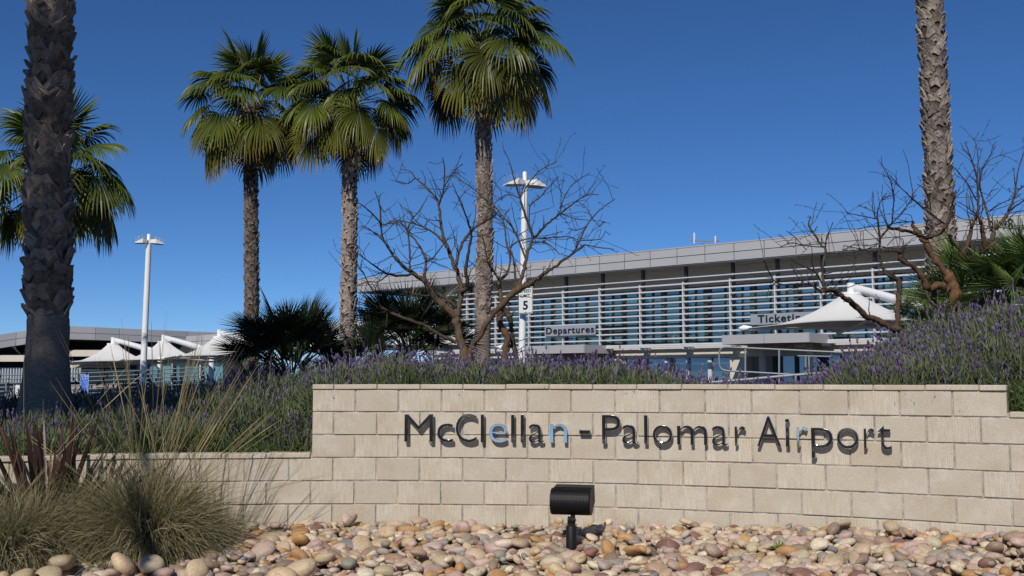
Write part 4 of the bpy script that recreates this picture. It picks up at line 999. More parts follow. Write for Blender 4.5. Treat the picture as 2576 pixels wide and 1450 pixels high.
palm('left one of the two middle palms with touching crowns', [(630, 960), (634, 800), (632, 560), (630, 262)], [44, 42, 40, 40], 27, 3, crown_r=2.2, nboot=420, boot=(0.16, 0.16), nfr=42, yellow=0.55)
palm('right one of the two middle palms with touching crowns', [(872, 960), (876, 790), (880, 560), (880, 248)], [46, 46, 42, 44], 25.5, 4, crown_r=2.15, nboot=420, boot=(0.16, 0.16), nfr=42, yellow=0.6)
palm('tall fan palm near the centre, its crown cut by the top edge', [(1212, 960), (1214, 850), (1218, 700), (1221, 560), (1216, 330), (1212, 110)], [42, 42, 48, 46, 44, 42], 25, 5, crown_r=2.5, z_boot0=at(1214, 800, 25)[2], nboot=460, boot=(0.15, 0.15), sep=150, nfr=46, yellow=0.65)
palm('tall fan palm trunk at right, crown above the picture', [(2372, 860), (2368, 640), (2362, 480), (2352, 250), (2338, 0), (2330, -140)], [80, 78, 74, 72, 70, 68], 15, 6, crown_r=2.0, nboot=520, boot=(0.15, 0.15), sep=240, nfr=40, crown_top=np.array([5.9, 15.0, 9.6]))

# ------------------------------------------------------------------ low fan palms
def fan_shrub(label, ctr, R, n, seed, cols, up=0.08, span=1.5):
    rg = np.random.default_rng(seed); ctr = np.array(ctr, float)
    r_ = thing('fan_palm_shrub', label, 'palm shrub', ctr, 'low fan palm shrubs')
    for k in range(n):
        t = (k + 0.5) / n; az = k * 2.39996 + rg.normal() * 0.2; el = math.radians(88 - (86 - 90 * up) * t ** 0.75) + rg.normal() * 0.1
        mb = MB(); b0 = ctr + np.array([math.cos(az), math.sin(az), 0]) * 0.12 + [0, 0, 0.05 + 0.35 * R * rg.random()]
        frond(mb, b0, az, el, R * rg.uniform(0.38, 0.62), R * rg.uniform(0.42, 0.58), rg, nseg=26, droop=0.10, span=span, split=0.34, sag=0.15, c0=cols[0], c1=cols[1], tipc=cols[2], pr=0.012, blade_tilt=0.12, twist=rg.normal() * 0.5, pcol=(.09, .12, .03), wf=1.15)
        mb.build('frond', M['shrub_frond'], r_)
    return r_
dk_shade = ((.016, .026, .010), (.026, .040, .015), (.045, .05, .022)); br = ((.085, .14, .03), (.13, .19, .045), (.17, .20, .07))  # first set: shade on the shrubs put into darkened leaf colours
def gp(px, Y, dz=0.0): u = (px - W0 / 2) / F; x = u * Y; return (x, Y, float(bank_z(x, Y)) + dz)
fan_shrub('large shade-darkened fan palm shrub between the umbrellas and the middle palms', gp(735, 15.0, 0.3), 1.0, 70, 31, dk_shade, 0.3)
fan_shrub('smaller shade-darkened fan palm shrub at the left foot of the large one', gp(668, 14.4, -0.05), 0.55, 36, 32, dk_shade, 0.15)
fan_shrub('shade-darkened fan palm shrub behind the left bare tree', gp(1035, 16.0, 0.45), 1.05, 58, 33, dk_shade, 0.2)
fan_shrub('shade-darkened low fan palm shrub right beside the middle palm trunk', gp(925, 15.4, 0.0), 0.8, 34, 36, dk_shade)
fan_shrub('bright green fan palm shrub at the right edge below the bare tree', gp(2500, 12.9, 0.15), 1.0, 50, 34, br, 0.1)
fan_shrub('green fan palm shrub cut by the right edge of the picture', gp(2625, 12.2, 0.3), 0.95, 40, 37, br)
fan_shrub('small green fan palm shrub at the foot of the right bare tree', gp(2375, 12.6, 0.0), 0.62, 36, 35, br)

# ------------------------------------------------------------------ bare trees
def catmull(P, n):
    P = np.asarray(P, float)
    if len(P) < 3: t = np.linspace(0, 1, n)[:, None]; return P[0] * (1 - t) + P[-1] * t
    E = np.vstack([2 * P[0] - P[1], P, 2 * P[-1] - P[-2]]); out = []
    m = len(P) - 1
    for q in np.linspace(0, m - 1e-6, n):
        i = int(q); t = q - i; a, b, c, d = E[i], E[i + 1], E[i + 2], E[i + 3]
        out.append(0.5 * ((2 * b) + (-a + c) * t + (2 * a - 5 * b + 4 * c - d) * t * t + (-a + 3 * b - 3 * c + d) * t ** 3))
    return np.array(out)
RED, TAN, TIP = np.array((.15, .078, .038)), np.array((.115, .084, .05)), np.array((.06, .049, .038))
def bare_tree(label, conv, Y, limbs, seed, ntw=1.0, red=1.0):
    rg = np.random.default_rng(seed); x0 = conv(limbs[0][0][0][0], limbs[0][0][0][1]); b0 = at(x0[0], x0[1], Y)
    r_ = thing('bare_tree', label, 'tree', (b0[0], Y, float(bank_z(b0[0], Y)) - 0.05), 'leafless trees behind the lavender')
    mb = MB(); tw = MB()
    def wcol(rad):
        t = np.clip((rad - 0.008) / 0.045, 0, 1)[:, None]; return TIP * (1 - t) + (RED * red + TAN * (1 - red)) * t
    for li, (pts, d0, d1) in enumerate(limbs):
        n = len(pts); P = []; Rw = []
        for k, q in enumerate(pts):
            px, py = conv(q[0], q[1]); Yk = Y + d0 + (d1 - d0) * k / (n - 1); P.append(at(px, py, Yk)); Rw.append(max(q[2] * 0.45 * conv(1, 0, True) * Yk / F, 0.005))
        if li == 0 or (len(pts[0]) > 3): P.insert(0, np.array([P[0][0], P[0][1], float(bank_z(P[0][0], P[0][1])) - 0.1])); Rw.insert(0, Rw[0] * 1.15)
        m = max(8, len(P) * 5); Q = catmull(P, m); rad = np.interp(np.linspace(0, len(P) - 1, m), np.arange(len(P)), Rw)
        Q[1:-1] += rg.normal(size=(m - 2, 3)) * np.minimum(rad[1:-1], 0.03)[:, None] * 0.22
        rad = rad * (1 + 0.09 * rg.normal(size=m)); rad = np.maximum(rad, 0.004)
        mb.tube(Q, rad, 9 if rad.mean() > 0.02 else 6, col=wcol(rad), wob=0.05, rng=rg)
        # twigs with buds on the thinner wood
        L = np.linalg.norm(np.diff(Q, axis=0), axis=1).sum(); thin = rad < 0.034
        for k in range(int(L * 15 * ntw)):
            i = rg.integers(0, m - 1)
            if not thin[i]: continue
            ax = nrm(Q[min(i + 1, m - 1)] - Q[max(i - 1, 0)]); d = nrm(ax * 0.6 + nrm(rg.normal(size=3)) * 0.9 + fz * 0.18); l = rg.choice([0.05, 0.12, 0.28, 0.45], p=[.30, .26, .26, .18]) * rg.uniform(.7, 1.3)
            pp = [Q[i]]; ns = 5
            for s_ in range(ns): pp.append(pp[-1] + d * l / ns); d = nrm(d + rg.normal(size=3) * 0.15 + fz * 0.02)
            r0 = min(rad[i] * 0.55, 0.007); tw.tube(pp, np.linspace(r0, 0.0028, ns + 1), 4, caps=True, col=TIP * rg.uniform(0.8, 1.3))
            for s_ in (2, 4, 5):
                if l > 0.1:
                    e = pp[s_] + nrm(rg.normal(size=3) + d) * 0.028; tw.tube([pp[s_], e], [0.004, 0.0022], 3, col=TIP)
    mb.build('trunk', M['wood'], r_, True); tw.build('twigs', M['wood'], r_, True)['kind'] = 'stuff'
    return r_
def cA(x, y, s=False): return 0.3903 if s else (849 + x * 0.3903, 377.3 + y * 0.3903)
def cC(x, y, s=False): return 0.3687 if s else (1918.2 + x * 0.3687, 345.9 + y * 0.3687)
LA = [([(820, 1345, 70), (795, 1235, 62), (770, 1110, 60), (768, 1060, 58)], 0, 0),
      ([(768, 1080, 50), (790, 980, 36), (798, 890, 32), (775, 800, 30), (745, 730, 27), (715, 640, 27), (682, 560, 22), (668, 470, 20), (655, 360, 19), (638, 315, 16), (560, 230, 13), (500, 180, 10), (470, 140, 7), (405, 125, 4)], 0, 0.5),
      ([(655, 350, 14), (682, 270, 12), (690, 130, 9), (678, 50, 4)], 0.3, 0.0), ([(682, 250, 9), (740, 150, 8), (805, 90, 4)], 0.2, -0.2), ([(500, 182, 8), (450, 218, 7), (365, 200, 4)], 0.5, 0.8),
      ([(795, 910, 30), (840, 885, 32), (825, 800, 26), (840, 690, 22), (862, 560, 18), (850, 490, 14), (825, 420, 12), (780, 310, 9), (740, 215, 5)], 0, -0.7),
      ([(762, 770, 22), (790, 640, 22), (830, 560, 20), (900, 490, 18), (1000, 430, 15), (1015, 400, 12), (940, 310, 10), (860, 240, 8), (780, 185, 6), (750, 145, 4)], 0, 0.9),
      ([(768, 1070, 55), (680, 1000, 46), (610, 930, 42), (570, 850, 40), (520, 820, 34), (440, 765, 26), (400, 725, 22), (365, 690, 20), (320, 620, 17), (290, 560, 15), (280, 480, 13), (270, 350, 10), (240, 265, 5)], 0, -0.6),
      ([(300, 590, 10), (210, 515, 7), (150, 490, 4)], -0.5, -0.7), ([(285, 480, 11), (200, 390, 9), (135, 340, 6)], -0.5, -1.0), ([(270, 350, 7), (300, 400, 6), (325, 380, 4)], -0.5, -0.4),
      ([(480, 800, 22), (400, 812, 18), (330, 800, 15), (270, 770, 12), (200, 720, 9), (140, 670, 5)], -0.3, -1.1), ([(330, 800, 11), (265, 850, 9), (190, 850, 6), (125, 875, 4)], -0.6, -0.9),
      ([(590, 900, 26), (560, 800, 22), (572, 720, 20), (545, 650, 17), (500, 580, 14), (440, 500, 11), (395, 470, 8), (290, 485, 5)], -0.1, 0.7), ([(570, 720, 12), (620, 690, 10), (700, 590, 7), (760, 560, 4)], 0, -0.5),
      ([(470, 780, 16), (465, 640, 15), (455, 520, 12), (480, 450, 10), (530, 390, 8), (585, 295, 5)], -0.3, 0.2), ([(490, 430, 8), (470, 400, 7), (428, 372, 4)], 0, 0.2),
      ([(715, 640, 18), (650, 560, 16), (580, 510, 14), (480, 472, 11), (380, 460, 8), (265, 492, 5)], 0.1, 1.0),
      ([(765, 1245, 26), (640, 1180, 25), (530, 1120, 24), (440, 1090, 22), (290, 1020, 18), (262, 960, 12), (210, 880, 10), (170, 800, 8), (110, 720, 6), (70, 680, 4)], 0, -0.8),
      ([(600, 940, 18), (565, 942, 14), (450, 920, 13), (350, 908, 10), (220, 915, 7)], -0.1, -0.5), ([(760, 1010, 26), (700, 960, 24), (640, 925, 22)], 0, -0.05)]
LB = [([(1078, 1405, 52), (1082, 1285, 52), (1095, 1210, 50), (1048, 1120, 42), (1050, 1050, 44), (1066, 1000, 46)], 0, 0),
      ([(1152, 1365, 36, 1), (1130, 1235, 34), (1125, 1130, 34), (1092, 1060, 38), (1062, 1000, 40)], 0.15, 0.0),
      ([(855, 1310, 40, 1), (920, 1200, 38), (1000, 1070, 40), (1060, 1000, 42), (1160, 900, 50), (1260, 850, 34), (1330, 800, 25), (1420, 740, 22), (1520, 665, 18), (1590, 615, 14)], -0.05, -0.7),
      ([(1590, 612, 10), (1690, 630, 8), (1780, 640, 4)], -0.7, -0.9), ([(1525, 660, 14), (1560, 590, 14), (1600, 500, 12), (1640, 440, 10), (1700, 380, 8), (1790, 315, 4)], -0.6, -0.3), ([(1560, 585, 9), (1650, 580, 8), (1700, 570, 6), (1730, 520, 4)], -0.7, -1.0),
      ([(1640, 440, 7), (1600, 370, 6), (1560, 340, 4)], -0.4, -0.2), ([(1600, 495, 7), (1540, 520, 6), (1485, 505, 4)], -0.5, -0.2), ([(1640, 440, 6), (1690, 490, 5), (1720, 460, 4)], -0.4, -0.5),
      ([(1155, 890, 34), (1190, 820, 29), (1215, 700, 25), (1240, 620, 24), (1256, 560, 22), (1232, 480, 18), (1200, 390, 15), (1175, 310, 13), (1140, 200, 10), (1110, 80, 8), (1070, 0, 5)], -0.2, 0.3),
      ([(1256, 565, 16), (1290, 548, 16), (1360, 470, 14), (1440, 410, 13), (1540, 330, 10), (1620, 290, 7), (1685, 290, 4)], 0, -0.5), ([(1430, 412, 11), (1452, 330, 10), (1500, 240, 8), (1560, 190, 7), (1625, 150, 5)], -0.2, 0.3), ([(1235, 480, 12), (1242, 360, 10), (1300, 310, 9), (1380, 220, 7), (1425, 175, 4)], 0, 0.6),
      ([(1178, 310, 10), (1240, 205, 9), (1310, 130, 7), (1415, 75, 5)], 0.2, 0.0), ([(1255, 595, 12), (1340, 600, 10), (1400, 640, 8), (1430, 672, 5)], 0, -0.6), ([(1255, 572, 11), (1380, 566, 10), (1480, 560, 8), (1560, 582, 6)], 0.1, -0.4), ([(1440, 412, 8), (1520, 440, 7), (1620, 455, 4)], -0.2, -0.5),
      ([(1062, 1000, 36), (1045, 890, 32), (1040, 840, 26), (1090, 800, 18), (1112, 720, 16), (1110, 680, 15), (1090, 600, 14), (1078, 500, 13), (1058, 440, 10), (1005, 390, 8), (950, 320, 7), (870, 270, 4)], 0, 0.8),
      ([(1150, 880, 20), (1145, 780, 16), (1132, 700, 14), (1115, 640, 12), (1145, 600, 12), (1200, 580, 10), (1250, 570, 8)], -0.1, 0.1), ([(1212, 700, 16), (1178, 610, 15), (1150, 540, 14), (1110, 480, 12), (1060, 420, 11), (1000, 350, 8), (905, 290, 5)], 0, 0.9),
      ([(1040, 842, 14), (1010, 790, 12), (970, 730, 10), (950, 620, 8), (930, 540, 5)], 0, -0.6), ([(1175, 310, 8), (1100, 290, 7), (1040, 320, 6), (1010, 350, 4)], 0.2, 0.7), ([(1060, 330, 6), (1050, 260, 5), (1000, 200, 3)], 0.6, 0.7)]
LC1 = [([(945, 1345, 40), (880, 1302, 50), (770, 1242, 46), (700, 1222, 46), (620, 1140, 42), (540, 1080, 40), (470, 1038, 36), (395, 1055, 30)], 0, -0.6), ([(400, 1055, 22), (415, 1030, 22), (410, 900, 22), (430, 760, 20), (400, 740, 18), (360, 670, 15), (315, 600, 13), (330, 535, 3)], -0.6, -0.4),
       ([(430, 740, 10), (440, 680, 8), (480, 580, 4)], -0.5, -0.8), ([(390, 1045, 16), (320, 1005, 14), (240, 1000, 13), (110, 1000, 12), (50, 930, 9), (10, 835, 5)], -0.6, -1.2), ([(410, 1000, 16), (360, 920, 14), (280, 880, 11), (190, 830, 6)], -0.6, -0.9), ([(280, 1000, 9), (225, 930, 8), (195, 860, 5)], -0.9, -1.0),
       ([(405, 750, 8), (290, 740, 6), (200, 720, 5), (120, 750, 4)], -0.4, -0.9), ([(430, 790, 8), (560, 790, 7), (680, 770, 6), (780, 740, 5)], -0.4, 0.1), ([(315, 605, 7), (350, 640, 5), (375, 605, 3)], -0.4, -0.5), ([(300, 770, 6), (230, 690, 5), (165, 640, 3)], -0.6, -0.7),
       ([(915, 1310, 38), (925, 1150, 40), (930, 1050, 40), (920, 970, 44), (850, 940, 20), (815, 880, 18), (800, 800, 17), (802, 700, 16), (855, 625, 16)], 0, -0.2), ([(802, 700, 14), (790, 600, 14), (785, 520, 11), (810, 430, 8), (850, 380, 4)], -0.2, -0.5), ([(790, 560, 9), (700, 540, 8), (620, 525, 6), (570, 515, 4)], -0.3, -0.8),
       ([(800, 720, 9), (720, 740, 8), (620, 735, 6), (540, 790, 4)], -0.2, -0.6), ([(785, 520, 7), (720, 490, 6), (655, 460, 4)], -0.3, -0.1)]
LC2 = [([(1320, 1090, 92), (1282, 970, 76), (1230, 900, 46), (1160, 800, 46), (1100, 700, 44), (1050, 640, 44), (1020, 570, 22)], 0, 0), ([(1045, 655, 28), (930, 630, 24), (855, 612, 20), (880, 590, 12), (890, 500, 11), (897, 400, 9), (872, 300, 7), (850, 240, 4)], 0, -0.5), ([(880, 592, 9), (960, 500, 8), (1050, 390, 4)], -0.2, -0.3), ([(1020, 575, 10), (940, 580, 8), (830, 600, 7), (720, 610, 5), (650, 628, 4)], 0, -0.4),
       ([(1090, 685, 30), (1170, 672, 28), (1240, 620, 28), (1280, 530, 25), (1300, 430, 18), (1322, 360, 8)], 0, -0.3), ([(1240, 590, 14), (1200, 560, 14), (1060, 450, 12), (960, 360, 9), (870, 260, 5)], -0.2, -0.6), ([(1150, 530, 9), (1140, 430, 7), (1100, 350, 6), (1055, 320, 3)], -0.3, -0.5), ([(1010, 420, 6), (1110, 460, 5), (1130, 420, 4)], -0.4, -0.4),
       ([(1265, 1045, 52), (1210, 1010, 50), (1130, 1030, 58), (1100, 970, 42), (1040, 890, 38), (945, 835, 38), (932, 780, 28), (850, 772, 18), (780, 780, 12), (700, 770, 9), (560, 740, 4)], 0, -0.5), ([(1112, 1050, 24), (1150, 1120, 20), (1235, 1180, 18)], -0.2, -0.3), ([(940, 790, 10), (960, 700, 8), (900, 690, 6), (850, 740, 4)], -0.3, -0.2), ([(1300, 430, 8), (1340, 390, 6), (1380, 360, 4)], -0.2, -0.3), ([(620, 760, 6), (630, 850, 5), (570, 940, 4)], -0.4, -0.5)]
LC3 = [([(1310, 985, 34), (1360, 900, 46), (1365, 800, 44), (1392, 740, 32), (1432, 600, 27), (1455, 550, 24), (1470, 480, 20), (1465, 300, 16), (1430, 160, 10), (1380, 30, 5)], 0, -0.2), ([(1460, 430, 12), (1400, 320, 9), (1345, 250, 8), (1310, 205, 5)], 0, -0.5), ([(1475, 340, 10), (1500, 220, 9), (1545, 140, 7), (1590, 55, 4)], -0.1, -0.4), ([(1500, 220, 7), (1560, 150, 6), (1630, 120, 4)], -0.2, -0.1), ([(1465, 300, 9), (1470, 150, 8), (1460, 60, 6), (1435, 0, 4)], -0.1, 0.2), ([(1432, 160, 6), (1400, 110, 5), (1360, 80, 3)], -0.2, -0.1),
       ([(1365, 785, 26), (1300, 722, 24), (1270, 660, 18)], 0, -0.2), ([(1385, 845, 26), (1480, 790, 25), (1560, 752, 38), (1640, 742, 30), (1740, 720, 28), (1800, 685, 22)], 0, -0.4), ([(1555, 790, 42), (1580, 640, 40), (1640, 570, 28), (1690, 480, 22), (1720, 390, 16), (1740, 250, 11), (1782, 100, 5)], -0.2, -0.3), ([(1525, 770, 42), (1502, 640, 36), (1482, 560, 22), (1400, 480, 8), (1330, 440, 4)], -0.1, -0.4),
       ([(1555, 620, 18), (1515, 450, 14), (1485, 340, 11), (1480, 200, 6)], -0.2, 0.2), ([(1690, 500, 14), (1740, 460, 12), (1800, 420, 8)], -0.3, -0.5), ([(1550, 500, 9), (1630, 450, 8), (1700, 420, 6)], -0.2, -0.4), ([(1720, 400, 8), (1760, 350, 6), (1800, 330, 4)], -0.3, -0.1), ([(1530, 420, 7), (1560, 370, 6), (1610, 350, 4)], 0, 0.1), ([(1560, 620, 12), (1640, 600, 9), (1720, 520, 7), (1780, 500, 4)], -0.2, -0.6), ([(1430, 610, 10), (1400, 520, 8), (1390, 380, 5)], 0, 0.3), ([(1740, 720, 14), (1760, 650, 10), (1790, 600, 6)], -0.3, -0.2)]
bare_tree('bare tree left of the palm, its limbs spreading left over the dark shrubs', cA, 13.5, LA, 41, 1.0, 0.35)
bare_tree('bare tree in front of the lamp post, limbs spreading right', cA, 13.3, LB, 42, 1.0, 0.6)
bare_tree('low bare tree leaning left across the white Ticketing umbrella', cC, 12.0, LC1, 43, 0.9, 0.85)
bare_tree('thick-trunked reddish bare tree in front of the right palm', cC, 12.3, LC2, 44, 0.9, 1.0)
bare_tree('bare tree rising out of the green fan shrub at the right edge', cC, 12.9, LC3, 45, 0.9, 1.0)

# ------------------------------------------------------------------ lavender
def lavender(name, label, plants, seed, flow=1.0, leafd=1.0):
    rg = np.random.default_rng(seed); lf = MB(); fl = MB()
    for (x, y, R, H) in plants:
        z0 = float(bank_z(x, y)) - 0.04
        n = int(620 * leafd * R / 0.45)
        th = rg.uniform(0, 2 * math.pi, n); u = rg.uniform(0.0, 1, n); ph = np.arccos(np.clip(u, 0, 1)); rad = rg.uniform(0.55, 1.0, n) ** 0.5
        d = np.stack([np.sin(ph) * np.cos(th), np.sin(ph) * np.sin(th), np.cos(ph)], 1)
        P = np.array([x, y, z0]) + d * rad[:, None] * np.array([R, R, H * 0.78])
        D = nrm(d * [0.7, 0.7, 0.6] + [0, 0, 0.75] + rg.normal(size=(n, 3)) * 0.35)
        ok = P[:, 1] > wall_y(np.clip(P[:, 0], -7, 7)) + 0.05; P, D = P[ok], D[ok]; n = len(P)
        if n == 0: continue
        mixc = rg.random(n)[:, None]; g1 = np.array((.06, .09, .03)) * (1 - mixc) + np.array((.19, .205, .13)) * mixc; g1 = g1 * rg.uniform(.7, 1.25, (n, 1))
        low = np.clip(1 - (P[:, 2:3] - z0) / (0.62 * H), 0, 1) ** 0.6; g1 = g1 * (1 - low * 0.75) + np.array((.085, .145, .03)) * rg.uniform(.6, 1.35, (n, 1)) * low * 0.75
        ribbons(lf, P, D, rg.uniform(0.05, 0.13, n), rg.uniform(0.003, 0.007, n), 0.3, [0.6, 1.0, 0.7, 0.1], rg, g1 * 0.95, g1 * 1.3)
        m = int(70 * flow * R / 0.45)
        th = rg.uniform(0, 2 * math.pi, m); u = rg.uniform(0.08, 1, m); ph = np.arccos(u); d = np.stack([np.sin(ph) * np.cos(th), np.sin(ph) * np.sin(th), np.cos(ph)], 1)
        P = np.array([x, y, z0]) + d * np.array([R, R, H * 0.78]) * 0.85; D = nrm(d * 0.55 + [0, 0, 0.9] + rg.normal(size=(m, 3)) * 0.16)
        ok = P[:, 1] > wall_y(np.clip(P[:, 0], -7, 7)) + 0.07; P, D = P[ok], D[ok]; m = len(P)
        if m == 0: continue
        L = rg.uniform(0.07, 0.21, m) * (1 + 0.7 * (rg.random(m) < 0.12)) * (0.7 + 0.5 * H)
        pts = ribbons(lf, P, D, L, 0.0024, 0.05, [1, 1, 1], rg, np.array((.23, .24, .16)), np.array((.24, .23, .17)))
        tip = pts[:, -1]; ax = nrm(pts[:, -1] - pts[:, -2])
        h = rg.uniform(0.028, 0.05, m); w = rg.uniform(0.0065, 0.011, m); a = nrm(np.cross(ax, rg.normal(size=(m, 3)))); b = np.cross(ax, a)
        ring = []; lev = [(0, 0.35), (0.25, 1.0), (0.7, 0.9), (1.0, 0.25)]
        for t, s_ in lev:
            for k in range(5):
                an_ = k * 1.2566 + t; ring.append(tip + ax * (h * t)[:, None] + (a * math.cos(an_) + b * math.sin(an_)) * (w * s_)[:, None] * rg.uniform(.75, 1.25, (m, 1)))
        V = np.stack(ring, 1); q = []
        for l in range(3):
            for k in range(5): q.append([l * 5 + k, l * 5 + (k + 1) % 5, l * 5 + 5 + (k + 1) % 5, l * 5 + 5 + k])
        q = np.array(q); idx = (np.arange(m)[:, None, None] * 20 + q[None]).reshape(-1, 4)
        pc = np.array((.10, .072, .14)); pc2 = np.array((.205, .15, .30)); mm = rg.random((m, 1)) ** 1.5; base_c_ = (pc * (1 - mm) + pc2 * mm) * rg.uniform(.6, 1.15, (m, 1))
        lv = np.array([0.55, 0.7, 1.0, 1.35]).repeat(5)
        fl.add(V.reshape(-1, 3), idx, (base_c_[:, None] * lv[None, :, None]).reshape(-1, 3))
        # pale bracts on top
        tp = tip + ax * h[:, None] * 0.9; dd = nrm(np.repeat(ax, 2, 0) + rg.normal(size=(2 * m, 3)) * 0.5)
        ribbons(fl, np.repeat(tp, 2, 0), dd, rg.uniform(.010, .018, 2 * m), 0.0042, 0.0, [0.6, 1, 0.3], rg, np.repeat(base_c_ * 1.5, 2, 0), np.repeat(base_c_ * 1.7, 2, 0))
    o = tag(lf.build(name, M['lav_leaf']), label, 'lavender', None, 'stuff'); f_ = fl.build('flower_spikes', M['lav_flower'], o); f_['kind'] = 'stuff'
    return o
rng = np.random.default_rng(77)
def scatter(x0, x1, d0, d1, sp, Rf, Hf, seed, keep=None):
    rg = np.random.default_rng(seed); out = []
    for x in np.arange(x0, x1, sp):
        for dy in np.arange(d0, d1, sp):
            X = x + rg.uniform(-.35, .35) * sp; Y = wall_y(np.clip(X, -7, 7)) + dy + rg.uniform(-.3, .3) * sp
            if keep is not None and not keep(X, Y): continue
            out.append((X, Y, Rf(X, Y) * rg.uniform(.85, 1.15), Hf(X, Y) * rg.uniform(.85, 1.12)))
    return out
def pxof(X, Y): return W0 / 2 + F * X / Y
pl = scatter(-2.1, 4.0, 0.42, 3.2, 0.42, lambda X, Y: 0.36, lambda X, Y: float(np.interp(pxof(X, Y), [780, 900, 1150, 1550, 1640, 1720, 1760, 2085, 2150, 2250, 2500], [0.36, 0.44, 0.40, 0.33, 0.30, 0.15, 0.08, 0.07, 0.28, 0.42, 0.45])), 51, lambda X, Y: not (1705 < pxof(X, Y) < 2055 and (int(X * 91) % 3)))
lavender('lavender_row', 'purple flowering lavender mass along the top of the raised block wall', pl, 52)
pl = scatter(-6.6, -1.55, 0.50, 4.2, 0.5, lambda X, Y: 0.46, lambda X, Y: float(np.interp(pxof(X, Y), [0, 250, 340, 430, 600, 800], [0.44, 0.45, 0.50, 0.60, 0.74, 0.88])) * (1.0 if Y > 9.9 else 0.85), 53, lambda X, Y: (X + 4.95) ** 2 + (Y - 11) ** 2 > 0.30 and X / Y < -0.186)
lavender('lavender_bank', 'lavender bank spilling down to the low wall left of the raised part', pl, 54, 0.62, 1.5)
pl = scatter(3.0, 7.4, 0.5, 4.0, 0.5, lambda X, Y: 0.46, lambda X, Y: float(np.interp(pxof(X, Y), [2110, 2180, 2300, 2450, 2600], [0.36, 0.50, 0.60, 0.74, 0.92])), 55, lambda X, Y: pxof(X, Y) > 2125)
lavender('lavender_bank', 'tall lavender bank rising at the right edge behind the wall', pl, 56, 1.1, 1.25)

# ------------------------------------------------------------------ tufted grasses and flax
def tuft(name, label, cpx, cpy, Y, R, H, n, seed, stalks, lean=0.0, tone=1.0):
    rg = np.random.default_rng(seed); c = at(cpx, cpy, Y); c[2] = float(bed_z(c[0], Y)) - 0.03
    r_ = thing(name, label, 'grass', c, 'ornamental grass clumps')
    mb = MB(); th = rg.uniform(0, 2 * math.pi, n); rb = 0.26 * R * np.sqrt(rg.random(n)); el = rg.uniform(0.45, 1.5, n)
    P = c + np.stack([np.cos(th) * rb, np.sin(th) * rb, 0 * th], 1)
    D = np.stack([np.cos(th) * np.cos(el), np.sin(th) * np.cos(el), np.sin(el)], 1) + rg.normal(size=(n, 3)) * 0.26
    L = H * rg.uniform(0.75, 1.5, n); mx = rg.random((n, 1)) ** 0.8
    ca = (np.array((.075, .095, .025)) * (1 - mx) + np.array((.25, .205, .115)) * mx) * rg.uniform(.6, 1.3, (n, 1)) * tone
    cb = (np.array((.14, .16, .05)) * (1 - mx) + np.array((.48, .40, .24)) * mx) * rg.uniform(.7, 1.3, (n, 1)) * tone
    ribbons(mb, P, D, L, rg.uniform(.0018, .0036, n), rg.uniform(.9, 2.2, n), [1, 1, .95, .85, .7, .5, .15], rg, ca, cb, kink=0.06)
    n2 = n // 3; th = rg.uniform(0, 2 * math.pi, n2); rb = 0.75 * R * np.sqrt(rg.random(n2)); hz = H * 0.62 * np.sqrt(np.clip(1 - (rb / (0.95 * R)) ** 2, 0, 1)) * rg.uniform(0.1, 1.0, n2)
    P = c + np.stack([np.cos(th) * rb, np.sin(th) * rb, hz], 1); D = np.stack([np.cos(th), np.sin(th), 0 * th], 1) * 0.7 + rg.normal(size=(n2, 3)) * 0.6
    dead = np.array((.30, .25, .16)) * rg.uniform(.35, 1.5, (n2, 1)) * tone
    ribbons(mb, P, D, H * rg.uniform(0.12, 0.5, n2), rg.uniform(.0018, .004, n2), rg.uniform(.3, 2.0, n2), [1, 1, .8, .5, .15], rg, dead * 0.8, dead, kink=0.10)
    mb.build('blades', M['grass'], r_)
    if stalks:
        sb = MB(); m = stalks; th = rg.normal(size=m) * 0.32 + lean + rg.choice([0, 0, -0.45], m); dep = rg.normal(size=m) * 0.25
        D = np.stack([np.sin(th), dep, np.cos(th)], 1); P = c + np.stack([rg.normal(size=m) * 0.12, rg.normal(size=m) * 0.10, np.full(m, 0.2)], 1)
        L = rg.uniform(0.8, 1.75, m); cl_ = np.array((.33, .26, .13)) * rg.uniform(.7, 1.25, (m, 1))
        for q in range(2): ribbons(sb, P, D, L, rg.uniform(.0011, .0022, m), rg.uniform(0.02, .35, m), [1, 1, 1, .9, .9, 1.3, 1.5, .3], rg, cl_ * 0.9, cl_ * 1.15)
        sb.build('seed_stalks', M['grass'], r_)
    return r_
tuft('ornamental_grass', 'large dry green grass clump with tall straw stalks before the low wall', 378, 1365, 8.4, 0.76, 0.61, 7500, 61, 75, 0.22)
tuft('ornamental_grass', 'grass clump cut by the lower left edge of the picture', 20, 1425, 7.95, 0.90, 0.52, 6500, 62, 8, 0.1, 0.95)
tuft('ornamental_grass', 'small dry grass clump between the two larger ones', 235, 1400, 8.45, 0.7, 0.55, 2600, 63, 0, 0.0, 0.85)
rg = np.random.default_rng(64); c = at(120, 1300, 8.62); c[2] = float(bed_z(c[0], 8.62)) - 0.02
fxr = thing('flax_plant', 'bronze sword-leaved flax plant behind the left grass clump', 'flax', c)
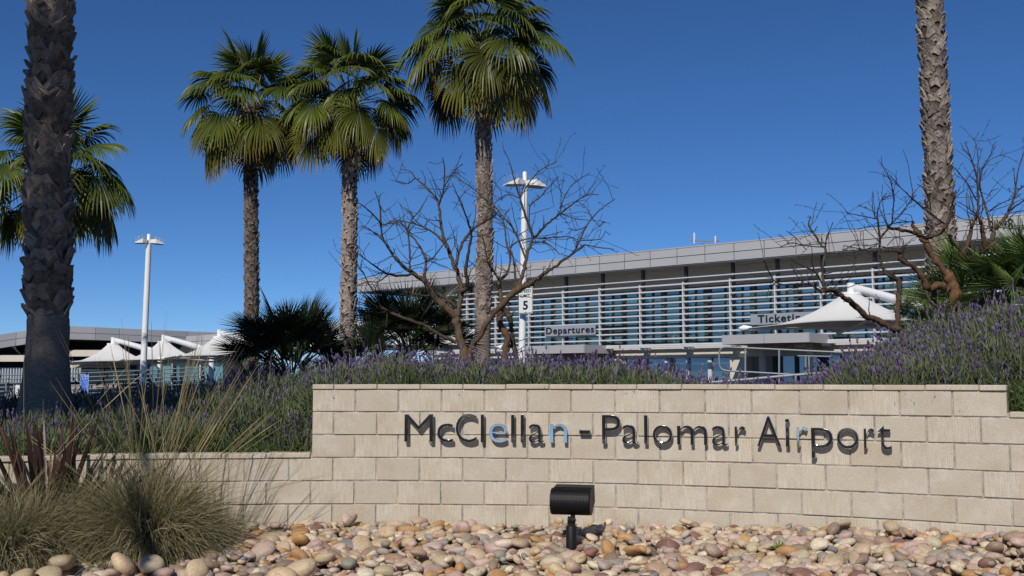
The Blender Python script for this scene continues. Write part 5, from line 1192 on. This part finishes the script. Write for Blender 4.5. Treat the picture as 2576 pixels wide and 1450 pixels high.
for k in range(64):
    th = rg.uniform(0, 6.283); el = rg.uniform(0.6, 1.48); mb = MB(); n = 1
    D = np.array([[math.cos(th) * math.cos(el), math.sin(th) * math.cos(el), math.sin(el)]]); P = np.array([c + [math.cos(th) * 0.08, math.sin(th) * 0.08, 0]])
    L = np.array([rg.uniform(0.8, 1.22)]); sd = nrm(np.cross(D, fz)); cl_ = (np.array((.05, .030, .024)) if rg.random() < 0.75 else np.array((.11, .055, .035))) * rg.uniform(.7, 1.3)
    w = rg.uniform(.018, .032)
    for sg_ in (-1, 1):
        s2 = nrm(sd + sg_ * 0.5 * np.cross(sd, D)); P2 = P
        ribbons(mb, P + s2 * 0, D, L, np.array([w]), np.array([rg.uniform(0.05, 0.35)]), [.7, 1, 1, .9, .75, .5, .05], rg, cl_ * 0.8, cl_ * 1.3, side=s2 * sg_)
    mb.build('leaf', M['flax'], fxr)
# weed among the stones, small yellow flowers beyond the rail
wc = at(2143 - 0, 1180 + 185, 8.0); wc = at(1635 + 890 * .3653, 943.5 + 1185 * .3653, 7.9); wc[2] = float(bed_z(wc[0], 7.9)) + 0.02
wd = thing('weed', 'small bright green weed growing among the stones', 'weed', wc); rg = np.random.default_rng(9); mb = MB(); n = 16
ribbons(mb, np.repeat(wc[None], n, 0), nrm(np.c_[rg.normal(size=(n, 2)), np.abs(rg.normal(size=n)) + .9]), rg.uniform(.05, .12, n), 0.008, 0.8, [.4, 1, .9, .1], rg, np.array((.12, .22, .03)), np.array((.20, .30, .05))); mb.build('leaves', M['lav_leaf'], wd)
yc = gp(2075, 17.0, 0.0); yf = thing('yellow_flowers', 'patch of yellow flowers behind the ramp rail', 'flowers', yc); rg = np.random.default_rng(10)
mb = MB(); n = 160; P = np.array(yc) + np.c_[rg.normal(size=(n, 2)) * [0.5, 0.2], np.zeros(n)]; hh = rg.uniform(0.04, 0.20, n)
ps = ribbons(mb, P, nrm(np.c_[rg.normal(size=(n, 2)) * .2, np.ones(n)]), hh, 0.004, 0.1, [1, 1, 1], rg, np.array((.07, .11, .03)), np.array((.09, .13, .03))); mb.build('stems', M['lav_leaf'], yf)
mb = MB()
for q in ps[:, -1]: mb.lathe(q, [(0.001, 0.012), (0.03, 0.008), (0.022, -0.006), (0.002, -0.012)], 7)
mb.build('blossoms', M['yellow'], yf)

# ------------------------------------------------------------------ out of the frame: unseen palm added so its crown shades the left trunk
palm('tall unseen palm added outside the picture so its crown shades the left trunk', [(-1500, 1000), (-1500, 500)], [26, 26], 2.6, 71, crown_r=2.4, nboot=120, boot=(0.16, 0.16), nfr=52, crown_top=np.array([-7.6, 2.6, 10.9]))
